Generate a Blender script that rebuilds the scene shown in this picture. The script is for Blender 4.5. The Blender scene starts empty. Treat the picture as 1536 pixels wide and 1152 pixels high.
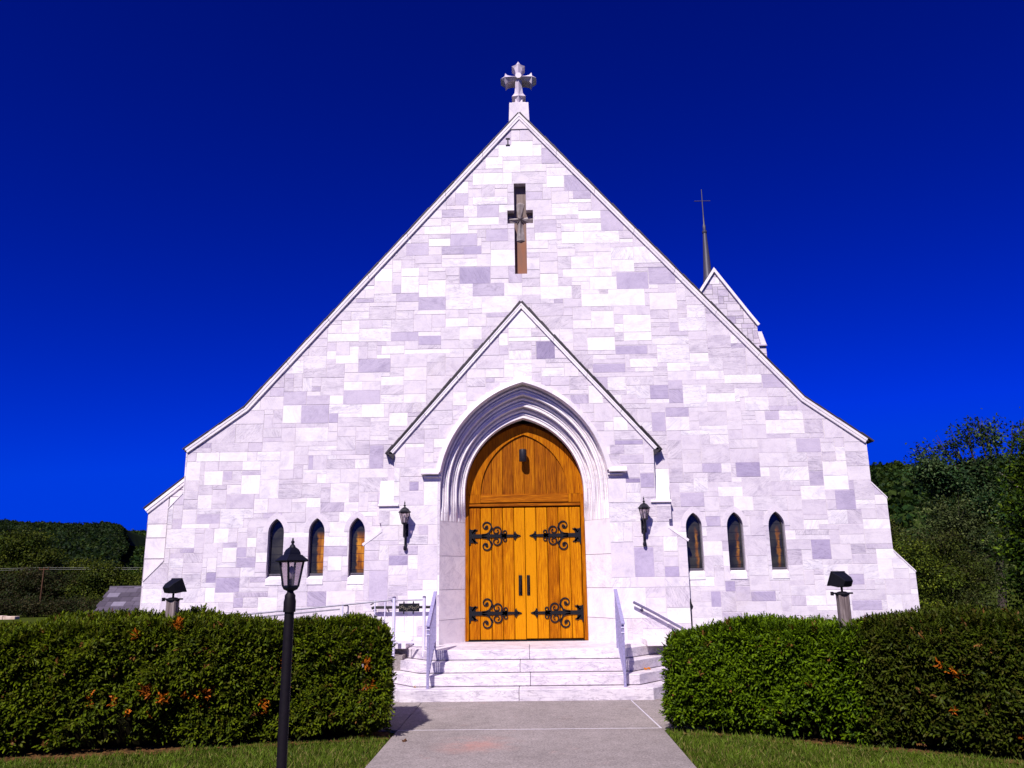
import bpy, bmesh, math, random
import numpy as np
from mathutils import Vector, Matrix

sc = bpy.context.scene
COL = sc.collection
R = math.radians
rng = random.Random(7)
nrng = np.random.default_rng(11)

# ------------------------------------------------------------------ camera
cam_d = bpy.data.cameras.new("camera")
cam = bpy.data.objects.new("camera", cam_d)
COL.objects.link(cam)
sc.camera = cam
cam_d.sensor_width = 36.0
cam_d.lens = 28.125
cam_d.clip_start = 0.1
cam_d.clip_end = 6000
_rt = Vector((0.99963383, 0.02381751, -0.01284272))
_up = Vector((0.01806705, -0.2341511, 0.97203233))
_fw = Vector((-0.02014426, 0.97190843, 0.23449567))
cam.matrix_world = Matrix(((_rt.x, _up.x, -_fw.x, 0.10287),
                           (_rt.y, _up.y, -_fw.y, -13.92267),
                           (_rt.z, _up.z, -_fw.z, 1.06668),
                           (0, 0, 0, 1)))

# ------------------------------------------------------------------ sky, sun, exposure
SUN_EL, SUN_AZ = R(47.0), R(18.8)
SKY_STRENGTH = 0.10
SKY_TINT = (0.0, 0.030, 0.36, 1)
world = bpy.data.worlds.new("World")
sc.world = world
world.use_nodes = True
wt = world.node_tree
wt.nodes.clear()
w_out = wt.nodes.new("ShaderNodeOutputWorld")
w_bg = wt.nodes.new("ShaderNodeBackground")
w_sky = wt.nodes.new("ShaderNodeTexSky")
w_sky.sky_type = 'NISHITA'
w_sky.sun_disc = False
w_sky.sun_elevation = SUN_EL
w_sky.sun_rotation = R(180.0) + SUN_AZ
w_sky.altitude = 300
w_sky.air_density = 1.0
w_sky.dust_density = 0.3
w_sky.ozone_density = 2.0
w_mul = wt.nodes.new("ShaderNodeMix")
w_mul.data_type = 'RGBA'
w_mul.blend_type = 'MULTIPLY'
w_mul.inputs[0].default_value = 1.0
w_mul.inputs[7].default_value = SKY_TINT
w_gam = wt.nodes.new("ShaderNodeGamma")
w_gam.inputs[1].default_value = 1.45
wt.links.new(w_sky.outputs[0], w_gam.inputs[0])
w_min = wt.nodes.new("ShaderNodeVectorMath")
w_min.operation = 'MINIMUM'
w_min.inputs[1].default_value = (9.0, 11.5, 16.0)
wt.links.new(w_gam.outputs[0], w_min.inputs[0])
wt.links.new(w_min.outputs[0], w_mul.inputs[6])
wt.links.new(w_mul.outputs[2], w_bg.inputs[0])
w_bg.inputs[1].default_value = SKY_STRENGTH
wt.links.new(w_bg.outputs[0], w_out.inputs[0])

sun_d = bpy.data.lights.new("sun", 'SUN')
sun_d.energy = 5.0
sun_d.angle = R(0.5)
sun_d.color = (1.0, 0.925, 0.895)
sun = bpy.data.objects.new("sun", sun_d)
COL.objects.link(sun)
_sv = Vector((math.sin(SUN_AZ) * math.cos(SUN_EL), math.cos(SUN_AZ) * math.cos(SUN_EL), -math.sin(SUN_EL)))
sun.rotation_euler = _sv.to_track_quat('-Z', 'Y').to_euler()
sun.location = (-6, -20, 22)

sc.view_settings.view_transform = 'Standard'
sc.view_settings.look = 'None'
sc.view_settings.exposure = 0.36
sc.view_settings.gamma = 1.0
sc.view_settings.use_curve_mapping = False
sc.cycles.max_bounces = 5
sc.cycles.transparent_max_bounces = 8
sc.cycles.caustics_reflective = False
sc.cycles.caustics_refractive = False

# ------------------------------------------------------------------ scene helpers
def tag(o, label=None, cat=None, group=None, kind=None):
    if label: o["label"] = label
    if cat: o["category"] = cat
    if group: o["group"] = group
    if kind: o["kind"] = kind
    return o

def thing(name, label, cat, loc=(0, 0, 0), rz=0.0, group=None):
    o = bpy.data.objects.new(name, None)
    o.empty_display_size = 0.3
    COL.objects.link(o)
    o.location = loc
    o.rotation_euler = (0, 0, rz)
    return tag(o, label, cat, group)

def copy_tree(o, parent=None):
    c = o.copy()
    COL.objects.link(c)
    c.parent = parent
    for ch in list(o.children):
        copy_tree(ch, c)
    return c

class MB:
    """collects polygons; build() links them as one mesh object"""
    def __init__(s):
        s.v, s.f, s.t, s.m = [], [], [], []
    def poly(s, pts, tint=(0.7, 0, 0.5), mi=0):
        i = len(s.v)
        s.v += [tuple(p) for p in pts]
        s.f.append(tuple(range(i, i + len(pts))))
        s.t.append(tint); s.m.append(mi)
    def add(s, verts, faces, tint=(0.7, 0, 0.5), mi=0):
        i = len(s.v)
        s.v += [tuple(p) for p in verts]
        for f in faces:
            s.f.append(tuple(k + i for k in f)); s.t.append(tint); s.m.append(mi)
    def box(s, x0, x1, y0, y1, z0, z1, tint=(0.7, 0, 0.5), mi=0, ch=0.0):
        if ch > 0:
            c = ch
            xs, ys, zs = (x0, x1), (y0, y1), (z0, z1)
            V = []; idx = {}
            for a in (0, 1):
                for b in (0, 1):
                    for d in (0, 1):
                        sx, sy, sz = (1 if a == 0 else -1), (1 if b == 0 else -1), (1 if d == 0 else -1)
                        for k in range(3):
                            p = [xs[a], ys[b], zs[d]]
                            o = [sx * c, sy * c, sz * c]
                            for q in range(3):
                                if q != k: p[q] += o[q]
                            idx[(a, b, d, k)] = len(V); V.append(p)
            F = []
            for a in (0, 1):
                q = [idx[(a, 0, 0, 0)], idx[(a, 1, 0, 0)], idx[(a, 1, 1, 0)], idx[(a, 0, 1, 0)]]
                F.append(q if a else q[::-1])
                q = [idx[(0, a, 0, 1)], idx[(0, a, 1, 1)], idx[(1, a, 1, 1)], idx[(1, a, 0, 1)]]
                F.append(q if a else q[::-1])
                q = [idx[(0, 0, a, 2)], idx[(1, 0, a, 2)], idx[(1, 1, a, 2)], idx[(0, 1, a, 2)]]
                F.append(q if a else q[::-1])
            for a in (0, 1):
                for b in (0, 1):
                    F.append([idx[(a, b, 0, 0)], idx[(a, b, 1, 0)], idx[(a, b, 1, 1)], idx[(a, b, 0, 1)]])
                    F.append([idx[(a, 0, b, 0)], idx[(a, 1, b, 0)], idx[(a, 1, b, 2)], idx[(a, 0, b, 2)]])
                    F.append([idx[(0, a, b, 1)], idx[(1, a, b, 1)], idx[(1, a, b, 2)], idx[(0, a, b, 2)]])
                    for d in (0, 1):
                        F.append([idx[(a, b, d, 0)], idx[(a, b, d, 1)], idx[(a, b, d, 2)]])
            s.add(V, F, tint, mi)
            return
        V = [(x0, y0, z0), (x1, y0, z0), (x1, y1, z0), (x0, y1, z0), (x0, y0, z1), (x1, y0, z1), (x1, y1, z1), (x0, y1, z1)]
        s.add(V, [(3, 2, 1, 0), (4, 5, 6, 7), (0, 1, 5, 4), (1, 2, 6, 5), (2, 3, 7, 6), (3, 0, 4, 7)], tint, mi)
    def prism(s, pts, y0, y1, tint=(0.7, 0, 0.5), mi=0, axis='y', back=True):
        """extrude a 2D polygon: axis y -> pts are (x,z); x -> (y,z); z -> (x,y)"""
        def P(a, b, d):
            return (a, d, b) if axis == 'y' else ((d, a, b) if axis == 'x' else (a, b, d))
        n = len(pts)
        V = [P(a, b, y0) for a, b in pts] + [P(a, b, y1) for a, b in pts]
        F = [tuple(range(n))]
        if back: F.append(tuple(range(2 * n - 1, n - 1, -1)))
        for i in range(n):
            j = (i + 1) % n
            F.append((i, i + n, j + n, j))
        s.add(V, F, tint, mi)
    def tube(s, pts, r, n=8, tint=(0.7, 0, 0.5), mi=0, cap=True):
        pts = [Vector(p) for p in pts]
        rs = r if isinstance(r, (list, tuple)) else [r] * len(pts)
        base = len(s.v)
        prev = None
        for i, p in enumerate(pts):
            a = pts[max(i - 1, 0)]; b = pts[min(i + 1, len(pts) - 1)]
            d = (b - a).normalized()
            if prev is None:
                u = d.orthogonal().normalized()
            else:
                u = (prev - d * prev.dot(d)).normalized()
            prev = u
            w = d.cross(u)
            for k in range(n):
                t = 2 * math.pi * k / n
                s.v.append(tuple(p + (u * math.cos(t) + w * math.sin(t)) * rs[i]))
        for i in range(len(pts) - 1):
            for k in range(n):
                k2 = (k + 1) % n
                s.f.append((base + i * n + k, base + i * n + k2, base + (i + 1) * n + k2, base + (i + 1) * n + k))
                s.t.append(tint); s.m.append(mi)
        if cap:
            s.f.append(tuple(base + k for k in range(n - 1, -1, -1))); s.t.append(tint); s.m.append(mi)
            e = base + (len(pts) - 1) * n
            s.f.append(tuple(e + k for k in range(n))); s.t.append(tint); s.m.append(mi)
    def lathe(s, prof, n=16, c=(0, 0, 0), tint=(0.7, 0, 0.5), mi=0, rot=0.0):
        base = len(s.v)
        for r_, z_ in prof:
            for k in range(n):
                t = 2 * math.pi * k / n + rot
                s.v.append((c[0] + r_ * math.cos(t), c[1] + r_ * math.sin(t), c[2] + z_))
        for i in range(len(prof) - 1):
            for k in range(n):
                k2 = (k + 1) % n
                s.f.append((base + i * n + k, base + i * n + k2, base + (i + 1) * n + k2, base + (i + 1) * n + k))
                s.t.append(tint); s.m.append(mi)
        s.f.append(tuple(base + k for k in range(n - 1, -1, -1))); s.t.append(tint); s.m.append(mi)
        e = base + (len(prof) - 1) * n
        s.f.append(tuple(e + k for k in range(n))); s.t.append(tint); s.m.append(mi)
    def ribbon(s, pts, w, y0, y1, tint=(0.7, 0, 0.5)):
        """flat bar following a 2D path in the XZ plane, thickness y0..y1"""
        n = len(pts)
        ws = w if isinstance(w, (list, tuple)) else [w] * n
        base = len(s.v)
        for i, (x, z) in enumerate(pts):
            a = pts[max(i - 1, 0)]; b = pts[min(i + 1, n - 1)]
            dx, dz = b[0] - a[0], b[1] - a[1]
            L = math.hypot(dx, dz) or 1
            nx, nz = -dz / L * ws[i] / 2, dx / L * ws[i] / 2
            s.v += [(x + nx, y0, z + nz), (x - nx, y0, z - nz), (x - nx, y1, z - nz), (x + nx, y1, z + nz)]
        for i in range(n - 1):
            for k in range(4):
                k2 = (k + 1) % 4
                s.f.append((base + 4 * i + k, base + 4 * i + k2, base + 4 * i + 4 + k2, base + 4 * i + 4 + k))
                s.t.append(tint); s.m.append(0)
        s.f.append((base, base + 3, base + 2, base + 1)); s.t.append(tint); s.m.append(0)
        e = base + 4 * (n - 1)
        s.f.append((e, e + 1, e + 2, e + 3)); s.t.append(tint); s.m.append(0)
    def build(s, name, mats, parent=None, smooth=False, bevel=0.0, fixn=True):
        me = bpy.data.meshes.new(name)
        me.from_pydata(s.v, [], s.f)
        mats = mats if isinstance(mats, (list, tuple)) else [mats]
        for m in mats: me.materials.append(m)
        if len(mats) > 1: me.polygons.foreach_set("material_index", s.m)
        at = me.attributes.new("tint", 'FLOAT_COLOR', 'FACE')
        buf = np.ones((len(s.f), 4), dtype=np.float32)
        buf[:, :3] = np.array(s.t, dtype=np.float32)
        at.data.foreach_set("color", buf.ravel())
        if fixn:
            bm = bmesh.new(); bm.from_mesh(me)
            bmesh.ops.recalc_face_normals(bm, faces=bm.faces)
            bm.to_mesh(me); bm.free()
        if smooth:
            me.polygons.foreach_set("use_smooth", [True] * len(me.polygons))
            me.set_sharp_from_angle(angle=R(40))
        me.update()
        o = bpy.data.objects.new(name, me)
        COL.objects.link(o)
        if parent is not None: o.parent = parent
        if bevel > 0:
            b = o.modifiers.new("bevel", 'BEVEL')
            b.width = bevel; b.segments = 2; b.limit_method = 'ANGLE'; b.angle_limit = R(35)
        return o

def quads_mesh(name, V, tint, mat, parent=None):
    """V: (n,4,3) numpy quads, tint: (n,3)"""
    n = len(V)
    me = bpy.data.meshes.new(name)
    me.vertices.add(n * 4); me.loops.add(n * 4); me.polygons.add(n)
    me.vertices.foreach_set("co", V.astype(np.float32).ravel())
    me.loops.foreach_set("vertex_index", np.arange(n * 4, dtype=np.int32))
    me.polygons.foreach_set("loop_start", np.arange(0, n * 4, 4, dtype=np.int32))
    at = me.attributes.new("tint", 'FLOAT_COLOR', 'FACE')
    buf = np.ones((n, 4), dtype=np.float32); buf[:, :3] = tint
    at.data.foreach_set("color", buf.ravel())
    me.materials.append(mat)
    me.update(calc_edges=True)
    o = bpy.data.objects.new(name, me)
    COL.objects.link(o)
    if parent is not None: o.parent = parent
    return o

def unit(a):
    return a / np.maximum(np.linalg.norm(a, axis=1, keepdims=True), 1e-9)

def leaf_quads(P, D, L, Wd, curl=0.15, up=None):
    """diamond leaves at P along D (unit), length L, width Wd"""
    n = len(P)
    rnd = unit(nrng.normal(size=(n, 3)))
    S = unit(np.cross(D, rnd if up is None else unit(up + rnd * 0.45)))
    Nn = np.cross(S, D)
    L = np.asarray(L).reshape(-1, 1); Wd = np.asarray(Wd).reshape(-1, 1)
    base = P - D * L * 0.5
    tip = P + D * L * 0.5 - Nn * L * curl
    a = P + S * Wd * 0.5
    b = P - S * Wd * 0.5
    return np.stack([base, a, tip, b], axis=1)

# ------------------------------------------------------------------ materials
def mat_new(name):
    m = bpy.data.materials.new(name)
    m.use_nodes = True
    nt = m.node_tree
    nt.nodes.clear()
    out = nt.nodes.new("ShaderNodeOutputMaterial")
    return m, nt, out

def nd(nt, typ, ins=None, **props):
    n = nt.nodes.new(typ)
    for k, v in props.items(): setattr(n, k, v)
    if ins:
        for k, v in ins.items():
            if isinstance(v, bpy.types.NodeSocket): nt.links.new(v, n.inputs[k])
            else: n.inputs[k].default_value = v
    return n

def ramp(nt, fac, stops, interp='LINEAR'):
    n = nt.nodes.new("ShaderNodeValToRGB")
    n.color_ramp.interpolation = interp
    el = n.color_ramp.elements
    while len(el) > 1: el.remove(el[-1])
    el[0].position = stops[0][0]; el[0].color = (*stops[0][1], 1)
    for p, c in stops[1:]:
        e = el.new(p); e.color = (*c, 1)
    nt.links.new(fac, n.inputs[0])
    return n.outputs[0]

def g3(v): return (v, v, v)

def mix(nt, fac, a, b, blend='MIX'):
    n = nt.nodes.new("ShaderNodeMix"); n.data_type = 'RGBA'; n.blend_type = blend
    for i, v in ((0, fac), (6, a), (7, b)):
        if isinstance(v, bpy.types.NodeSocket): nt.links.new(v, n.inputs[i])
        else: n.inputs[i].default_value = v if i == 0 or len(v) == 4 else (*v, 1)
    return n.outputs[2]

def math_n(nt, op, a, b=0.0):
    n = nt.nodes.new("ShaderNodeMath"); n.operation = op
    for i, v in ((0, a), (1, b)):
        if isinstance(v, bpy.types.NodeSocket): nt.links.new(v, n.inputs[i])
        else: n.inputs[i].default_value = v
    return n.outputs[0]

def obj_coord(nt): return nd(nt, "ShaderNodeTexCoord").outputs["Object"]

def principled(nt, out, color, rough=0.6, bump=None, bump_s=0.2, bump_d=0.01, **extra):
    p = nt.nodes.new("ShaderNodeBsdfPrincipled")
    for k, v in (("Base Color", color), ("Roughness", rough)):
        if isinstance(v, bpy.types.NodeSocket): nt.links.new(v, p.inputs[k])
        else: p.inputs[k].default_value = (*v, 1) if isinstance(v, tuple) and len(v) == 3 else v
    for k, v in extra.items(): p.inputs[k].default_value = v
    if bump is not None:
        b = nd(nt, "ShaderNodeBump", {"Strength": bump_s, "Distance": bump_d, "Height": bump})
        nt.links.new(b.outputs[0], p.inputs["Normal"])
    nt.links.new(p.outputs[0], out.inputs[0])
    return p

def attr_tint(nt):
    a = nd(nt, "ShaderNodeAttribute", attribute_name="tint")
    return a, nd(nt, "ShaderNodeSeparateColor", {0: a.outputs["Color"]})

STONE_STOPS = [(0.0, (0.260, 0.205, 0.345)), (0.28, (0.455, 0.385, 0.525)), (0.5, (0.625, 0.550, 0.620)),
               (0.72, (0.715, 0.648, 0.680)), (1.0, (0.90, 0.855, 0.85))]

def make_stone(name, vein_amt=1.0):
    m, nt, out = mat_new(name)
    a, sep = attr_tint(nt)
    tone, seed, ang = sep.outputs[0], sep.outputs[1], sep.outputs[2]
    co = obj_coord(nt)
    off = nd(nt, "ShaderNodeCombineXYZ", {0: math_n(nt, 'MULTIPLY', seed, 61.0), 1: math_n(nt, 'MULTIPLY', seed, 23.0), 2: math_n(nt, 'MULTIPLY', seed, 37.0)})
    va = nd(nt, "ShaderNodeVectorMath", {0: co, 1: off.outputs[0]}, operation='ADD')
    rt = nd(nt, "ShaderNodeVectorRotate", {"Vector": va.outputs[0], "Angle": math_n(nt, 'MULTIPLY', math_n(nt, 'SUBTRACT', ang, 0.5), 2.6)}, rotation_type='Y_AXIS')
    mp = nd(nt, "ShaderNodeMapping", {"Vector": rt.outputs[0], "Scale": (1.6, 3.0, 4.6)})
    nz = nd(nt, "ShaderNodeTexNoise", {"Vector": mp.outputs[0], "Scale": 1.05, "Detail": 8.0, "Roughness": 0.66, "Distortion": 0.7})
    soft = ramp(nt, nz.outputs[0], [(0.32, g3(1)), (0.52, g3(0.35)), (0.74, g3(0))])
    mp2 = nd(nt, "ShaderNodeMapping", {"Vector": rt.outputs[0], "Scale": (1.0, 2.0, 5.0)})
    nz2 = nd(nt, "ShaderNodeTexNoise", {"Vector": mp2.outputs[0], "Scale": 1.7, "Detail": 5.0, "Roughness": 0.55, "Distortion": 2.2})
    vein = ramp(nt, math_n(nt, 'ABSOLUTE', math_n(nt, 'SUBTRACT', nz2.outputs[0], 0.5)), [(0.0, g3(1)), (0.010, g3(0.5)), (0.035, g3(0))])
    base = ramp(nt, tone, STONE_STOPS)
    # per-stone vein strength varies with the seed
    vs = ramp(nt, math_n(nt, 'FRACT', math_n(nt, 'MULTIPLY', seed, 7.3)), [(0.0, g3(0.15)), (0.5, g3(0.4)), (1.0, g3(1.0))])
    c1 = mix(nt, math_n(nt, 'MULTIPLY', math_n(nt, 'MULTIPLY', soft, vs), 0.85 * vein_amt), base, (0.60, 0.58, 0.66), 'MULTIPLY')
    c2 = mix(nt, math_n(nt, 'MULTIPLY', math_n(nt, 'MULTIPLY', vein, vs), 0.7 * vein_amt), c1, (0.45, 0.42, 0.48), 'MULTIPLY')
    # occasional brown stain
    ns = nd(nt, "ShaderNodeTexNoise", {"Vector": co, "Scale": 0.9, "Detail": 5.0, "Roughness": 0.7})
    st = ramp(nt, ns.outputs[0], [(0.58, g3(0)), (0.74, g3(0.38))])
    c3 = mix(nt, st, c2, (0.52, 0.44, 0.40))
    nm = nd(nt, "ShaderNodeTexNoise", {"Vector": va.outputs[0], "Scale": 4.5, "Detail": 8.0, "Roughness": 0.7, "Distortion": 0.6})
    c3 = mix(nt, 0.85, c3, ramp(nt, nm.outputs[0], [(0.30, (0.76, 0.73, 0.80)), (0.5, (0.98, 0.97, 0.98)), (0.7, (1.06, 1.05, 1.04))]), 'MULTIPLY')
    ng = nd(nt, "ShaderNodeTexNoise", {"Vector": co, "Scale": 55.0, "Detail": 3.0})
    c4 = mix(nt, 0.16, c3, ng.outputs[0], 'OVERLAY')
    principled(nt, out, c4, 0.55, bump=ng.outputs[0], bump_s=0.25, bump_d=0.004)
    return m

def make_noise_mat(name, c0, c1, scale=8.0, rough=0.6, bump_s=0.2, detail=5.0, stretch=(1, 1, 1), metallic=0.0, lo=0.3, hi=0.7, bump_d=0.004):
    m, nt, out = mat_new(name)
    mp = nd(nt, "ShaderNodeMapping", {"Vector": obj_coord(nt), "Scale": stretch})
    nz = nd(nt, "ShaderNodeTexNoise", {"Vector": mp.outputs[0], "Scale": scale, "Detail": detail, "Roughness": 0.6})
    col = ramp(nt, nz.outputs[0], [(lo, c0), (hi, c1)])
    p = principled(nt, out, col, rough, bump=nz.outputs[0], bump_s=bump_s, bump_d=bump_d)
    p.inputs["Metallic"].default_value = metallic
    if rough > .8: p.inputs["Specular IOR Level"].default_value = 0.05
    return m

def make_wood(name, c_dark, c_mid, c_lite, axis='z', rough=0.5):
    m, nt, out = mat_new(name)
    a, sep = attr_tint(nt)
    co = obj_coord(nt)
    sd = sep.outputs[1]
    off = nd(nt, "ShaderNodeCombineXYZ", {0: math_n(nt, 'MULTIPLY', sd, 17.0), 1: math_n(nt, 'MULTIPLY', sd, 5.0), 2: math_n(nt, 'MULTIPLY', sd, 31.0)})
    va = nd(nt, "ShaderNodeVectorMath", {0: co, 1: off.outputs[0]}, operation='ADD')
    s1 = (26, 26, 1.6) if axis == 'z' else (1.6, 26, 26)
    s2 = (90, 90, 3.5) if axis == 'z' else (3.5, 90, 90)
    n1 = nd(nt, "ShaderNodeTexNoise", {"Vector": nd(nt, "ShaderNodeMapping", {"Vector": va.outputs[0], "Scale": s1}).outputs[0], "Scale": 1.0, "Detail": 6.0, "Roughness": 0.65, "Distortion": 1.6})
    n2 = nd(nt, "ShaderNodeTexNoise", {"Vector": nd(nt, "ShaderNodeMapping", {"Vector": va.outputs[0], "Scale": s2}).outputs[0], "Scale": 1.0, "Detail": 4.0, "Roughness": 0.6})
    f = math_n(nt, 'ADD', math_n(nt, 'MULTIPLY', n1.outputs[0], 0.48), math_n(nt, 'MULTIPLY', n2.outputs[0], 0.52))
    f = math_n(nt, 'ADD', f, math_n(nt, 'MULTIPLY', math_n(nt, 'SUBTRACT', sep.outputs[0], 0.5), 0.30))
    col = ramp(nt, f, [(0.36, c_dark), (0.5, c_mid), (0.64, c_lite)])
    principled(nt, out, col, rough, bump=n2.outputs[0], bump_s=0.3, bump_d=0.003).inputs["Specular IOR Level"].default_value = 0.06
    return m

def make_leaf(name, trans=0.3, rough=0.5):
    m, nt, out = mat_new(name)
    a, sep = attr_tint(nt)
    p = nt.nodes.new("ShaderNodeBsdfPrincipled")
    nt.links.new(a.outputs["Color"], p.inputs["Base Color"])
    p.inputs["Roughness"].default_value = rough
    p.inputs["Specular IOR Level"].default_value = 0.08
    t = nt.nodes.new("ShaderNodeBsdfTranslucent")
    nt.links.new(mix(nt, 1.0, a.outputs["Color"], (1.0, 1.0, 0.35), 'MULTIPLY'), t.inputs[0])
    ms = nd(nt, "ShaderNodeMixShader", {0: trans, 1: p.outputs[0], 2: t.outputs[0]})
    nt.links.new(ms.outputs[0], out.inputs[0])
    return m

def make_plain(name, col, rough=0.5, metallic=0.0, bump_scale=40, bump_s=0.05, var=0.25, spec=None):
    c0 = tuple(c * (1 - var) for c in col); c1 = tuple(min(1, c * (1 + var)) for c in col)
    m = make_noise_mat(name, c0, c1, bump_scale, rough, bump_s, metallic=metallic)
    m.node_tree.nodes["Principled BSDF"].inputs["Specular IOR Level"].default_value = spec if spec is not None else (0.2 if max(col) < .05 else 0.5)
    return m

STONE = make_stone("marble_ashlar")
TRIM = make_stone("marble_trim", 0.55)
MORTAR = make_noise_mat("mortar", (0.56, 0.50, 0.52), (0.70, 0.64, 0.66), 12, 0.9)
SLATE = make_noise_mat("slate", (0.014, 0.010, 0.014), (0.036, 0.027, 0.034), 6, 0.6)
WOOD = make_wood("oak_boards", (0.17, 0.038, 0.001), (0.38, 0.112, 0.001), (0.58, 0.220, 0.002))
WOODD = make_wood("oak_tympanum", (0.14, 0.033, 0.002), (0.31, 0.088, 0.002), (0.50, 0.18, 0.004))
WOODH = make_wood("oak_rails", (0.18, 0.044, 0.002), (0.38, 0.110, 0.003), (0.58, 0.22, 0.008), axis='x')
DARKWOOD = make_wood("weathered_post", (0.05, 0.036, 0.036), (0.15, 0.115, 0.11), (0.34, 0.28, 0.26))
IRON = make_plain("black_iron", (0.006, 0.006, 0.009), 0.55, 0.0, 60, 0.2)
LAMPIRON = make_plain("lamp_black_paint", (0.008, 0.008, 0.014), 0.42, 0.0, 80, 0.1)
POSTIRON = make_plain("post_black_paint", (0.006, 0.004, 0.006), 0.6, 0.0, 30, 0.2)
LAV = make_plain("lavender_paint", (0.27, 0.24, 0.41), 0.45)
PALE = make_plain("pale_paint", (0.66, 0.62, 0.78), 0.45, var=0.08)
FRAMEM = make_plain("window_frame_metal", (0.09, 0.08, 0.10), 0.5)
LEAF = make_leaf("hedge_leaf", 0.25)
TREELEAF = make_leaf("tree_leaf", 0.35, 0.55)
BARK = make_noise_mat("bark", (0.025, 0.018, 0.015), (0.07, 0.055, 0.05), 14, 0.9, 0.5, stretch=(1, 1, 0.25))
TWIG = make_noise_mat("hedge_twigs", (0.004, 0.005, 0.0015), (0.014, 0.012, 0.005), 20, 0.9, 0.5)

PRESET_CM = [(-89,838,-34,858,95),(-33,837,-16,855,95),(-91,796,-23,808,95),(-107,767,-81,791,95),(-133,734,-101,763,95),(-169,711,-127,730,95),(-150,672,-83,688,95),(-224,650,-185,671,95),(-168,613,-136,644,95),(-136,589,-90,631,95),(-69,575,-2,607,95),(-330,542,-294,570,95),(-292,531,-240,552,95),(-111,527,-70,552,95),(-256,500,-212,522,95),(-210,500,-128,513,95),(-336,482,-297,500,95),(-27,610,-1,638,95),(-39,890,-13,916,95),(-33,857,0,887,95),(-178,733,-133,754,95),(26,718,68,738,95),(102,736,150,755,95),(64,765,111,787,95),(110,757,150,776,95),(81,710,116,732,95),(118,710,182,731,95),(91,661,138,682,95),(165,654,214,676,95),(81,642,165,657,95),(33,626,69,652,95),(33,603,93,625,95),(129,619,178,639,95),(163,585,224,616,95),(111,586,163,606,95),(184,537,239,567,95),(287,536,335,563,95),(232,510,301,526,95),(243,476,300,507,95),(122,499,167,527,95),(184,516,231,534,95),(193,472,245,489,95),(91,541,128,564,95),(301,476,338,493,95),(56,823,84,850,95),(171,677,214,698,95),(213,665,264,698,95),(-399,435,-378,460,95),(-346,390,-291,408,95),(-288,382,-244,407,95),(-242,370,-202,392,95),(-427,376,-394,409,95),(-406,343,-347,373,95),(-470,308,-428,331,95),(-576,308,-540,327,95),(-595,281,-566,307,95),(-563,271,-530,298,95),(-496,251,-461,287,95),(-458,243,-426,277,95),(-569,224,-543,250,95),(-528,198,-488,230,95),(-338,235,-308,267,95),(-293,295,-274,310,95),(-347,311,-330,323,95),(-381,325,-331,340,95),(-359,270,-350,289,95),(-471,219,-443,242,95),(-274,218,-254,237,95),(-618,165,-566,192,95),(-539,174,-509,198,95),(-477,159,-460,178,95),(-524,138,-498,159,95),(-324,205,-294,216,95),(-596,194,-542,207,95),(-488,111,-460,128,95),(281,396,329,433,95),(328,403,379,420,95),(356,435,423,451,95),(391,383,433,409,95),(446,346,491,373,95),(312,341,359,363,95),(254,349,292,375,95),(198,412,228,439,95),(312,442,357,460,95),(487,336,532,364,95),(292,245,322,272,95),(337,236,380,256,95),(358,208,393,233,95),(516,244,555,266,95),(472,229,517,251,95),(441,264,492,286,95),(516,190,550,208,95),(569,220,604,231,95),(194,469,244,482,95),(472,175,504,198,95),(275,86,319,101,95),(465,50,500,73,95),(-118,795,-94,815,30),(-146,766,-108,784,30),(-126,710,-83,731,30),(-211,697,-170,717,30),(-150,692,-108,708,30),(-89,611,-28,633,30),(-186,589,-138,610,30),(-238,620,-219,632,30),(-237,524,-192,543,30),(-189,517,-150,532,30),(-302,602,-275,612,30),(-79,764,-37,791,30),(-60,719,-26,739,30),(42,879,81,910,30),(84,817,135,848,30),(149,735,192,775,30),(166,493,230,514,30),(235,625,283,661,30),(179,618,236,652,30),(100,804,132,814,30),(-392,375,-347,408,30),(-294,465,-240,491,30),(-527,280,-510,297,30),(-569,207,-531,222,30),(-595,150,-566,163,30),(-528,85,-491,115,30),(-495,130,-461,143,30),(-496,143,-480,162,30),(-496,61,-479,81,30),(-380,291,-371,323,30),(-273,296,-250,338,30),(-371,64,-341,87,30),(-524,158,-498,162,30),(423,426,469,450,30),(475,312,520,334,30),(492,253,518,276,30),(270,220,308,243,30),(534,210,570,241,30),(307,274,343,295,30),(308,187,338,205,30),(255,377,292,398,30),(130,457,185,479,30),(101,426,152,450,30),(225,355,254,383,30),(545,83,571,102,30),(539,45,592,62,30),(256,399,282,424,30),(373,63,415,82,30),(-107,692,-69,707,12),(-116,636,-57,668,12),(-549,105,-531,124,12),(482,127,517,159,12),(372,273,411,294,12)]

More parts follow.
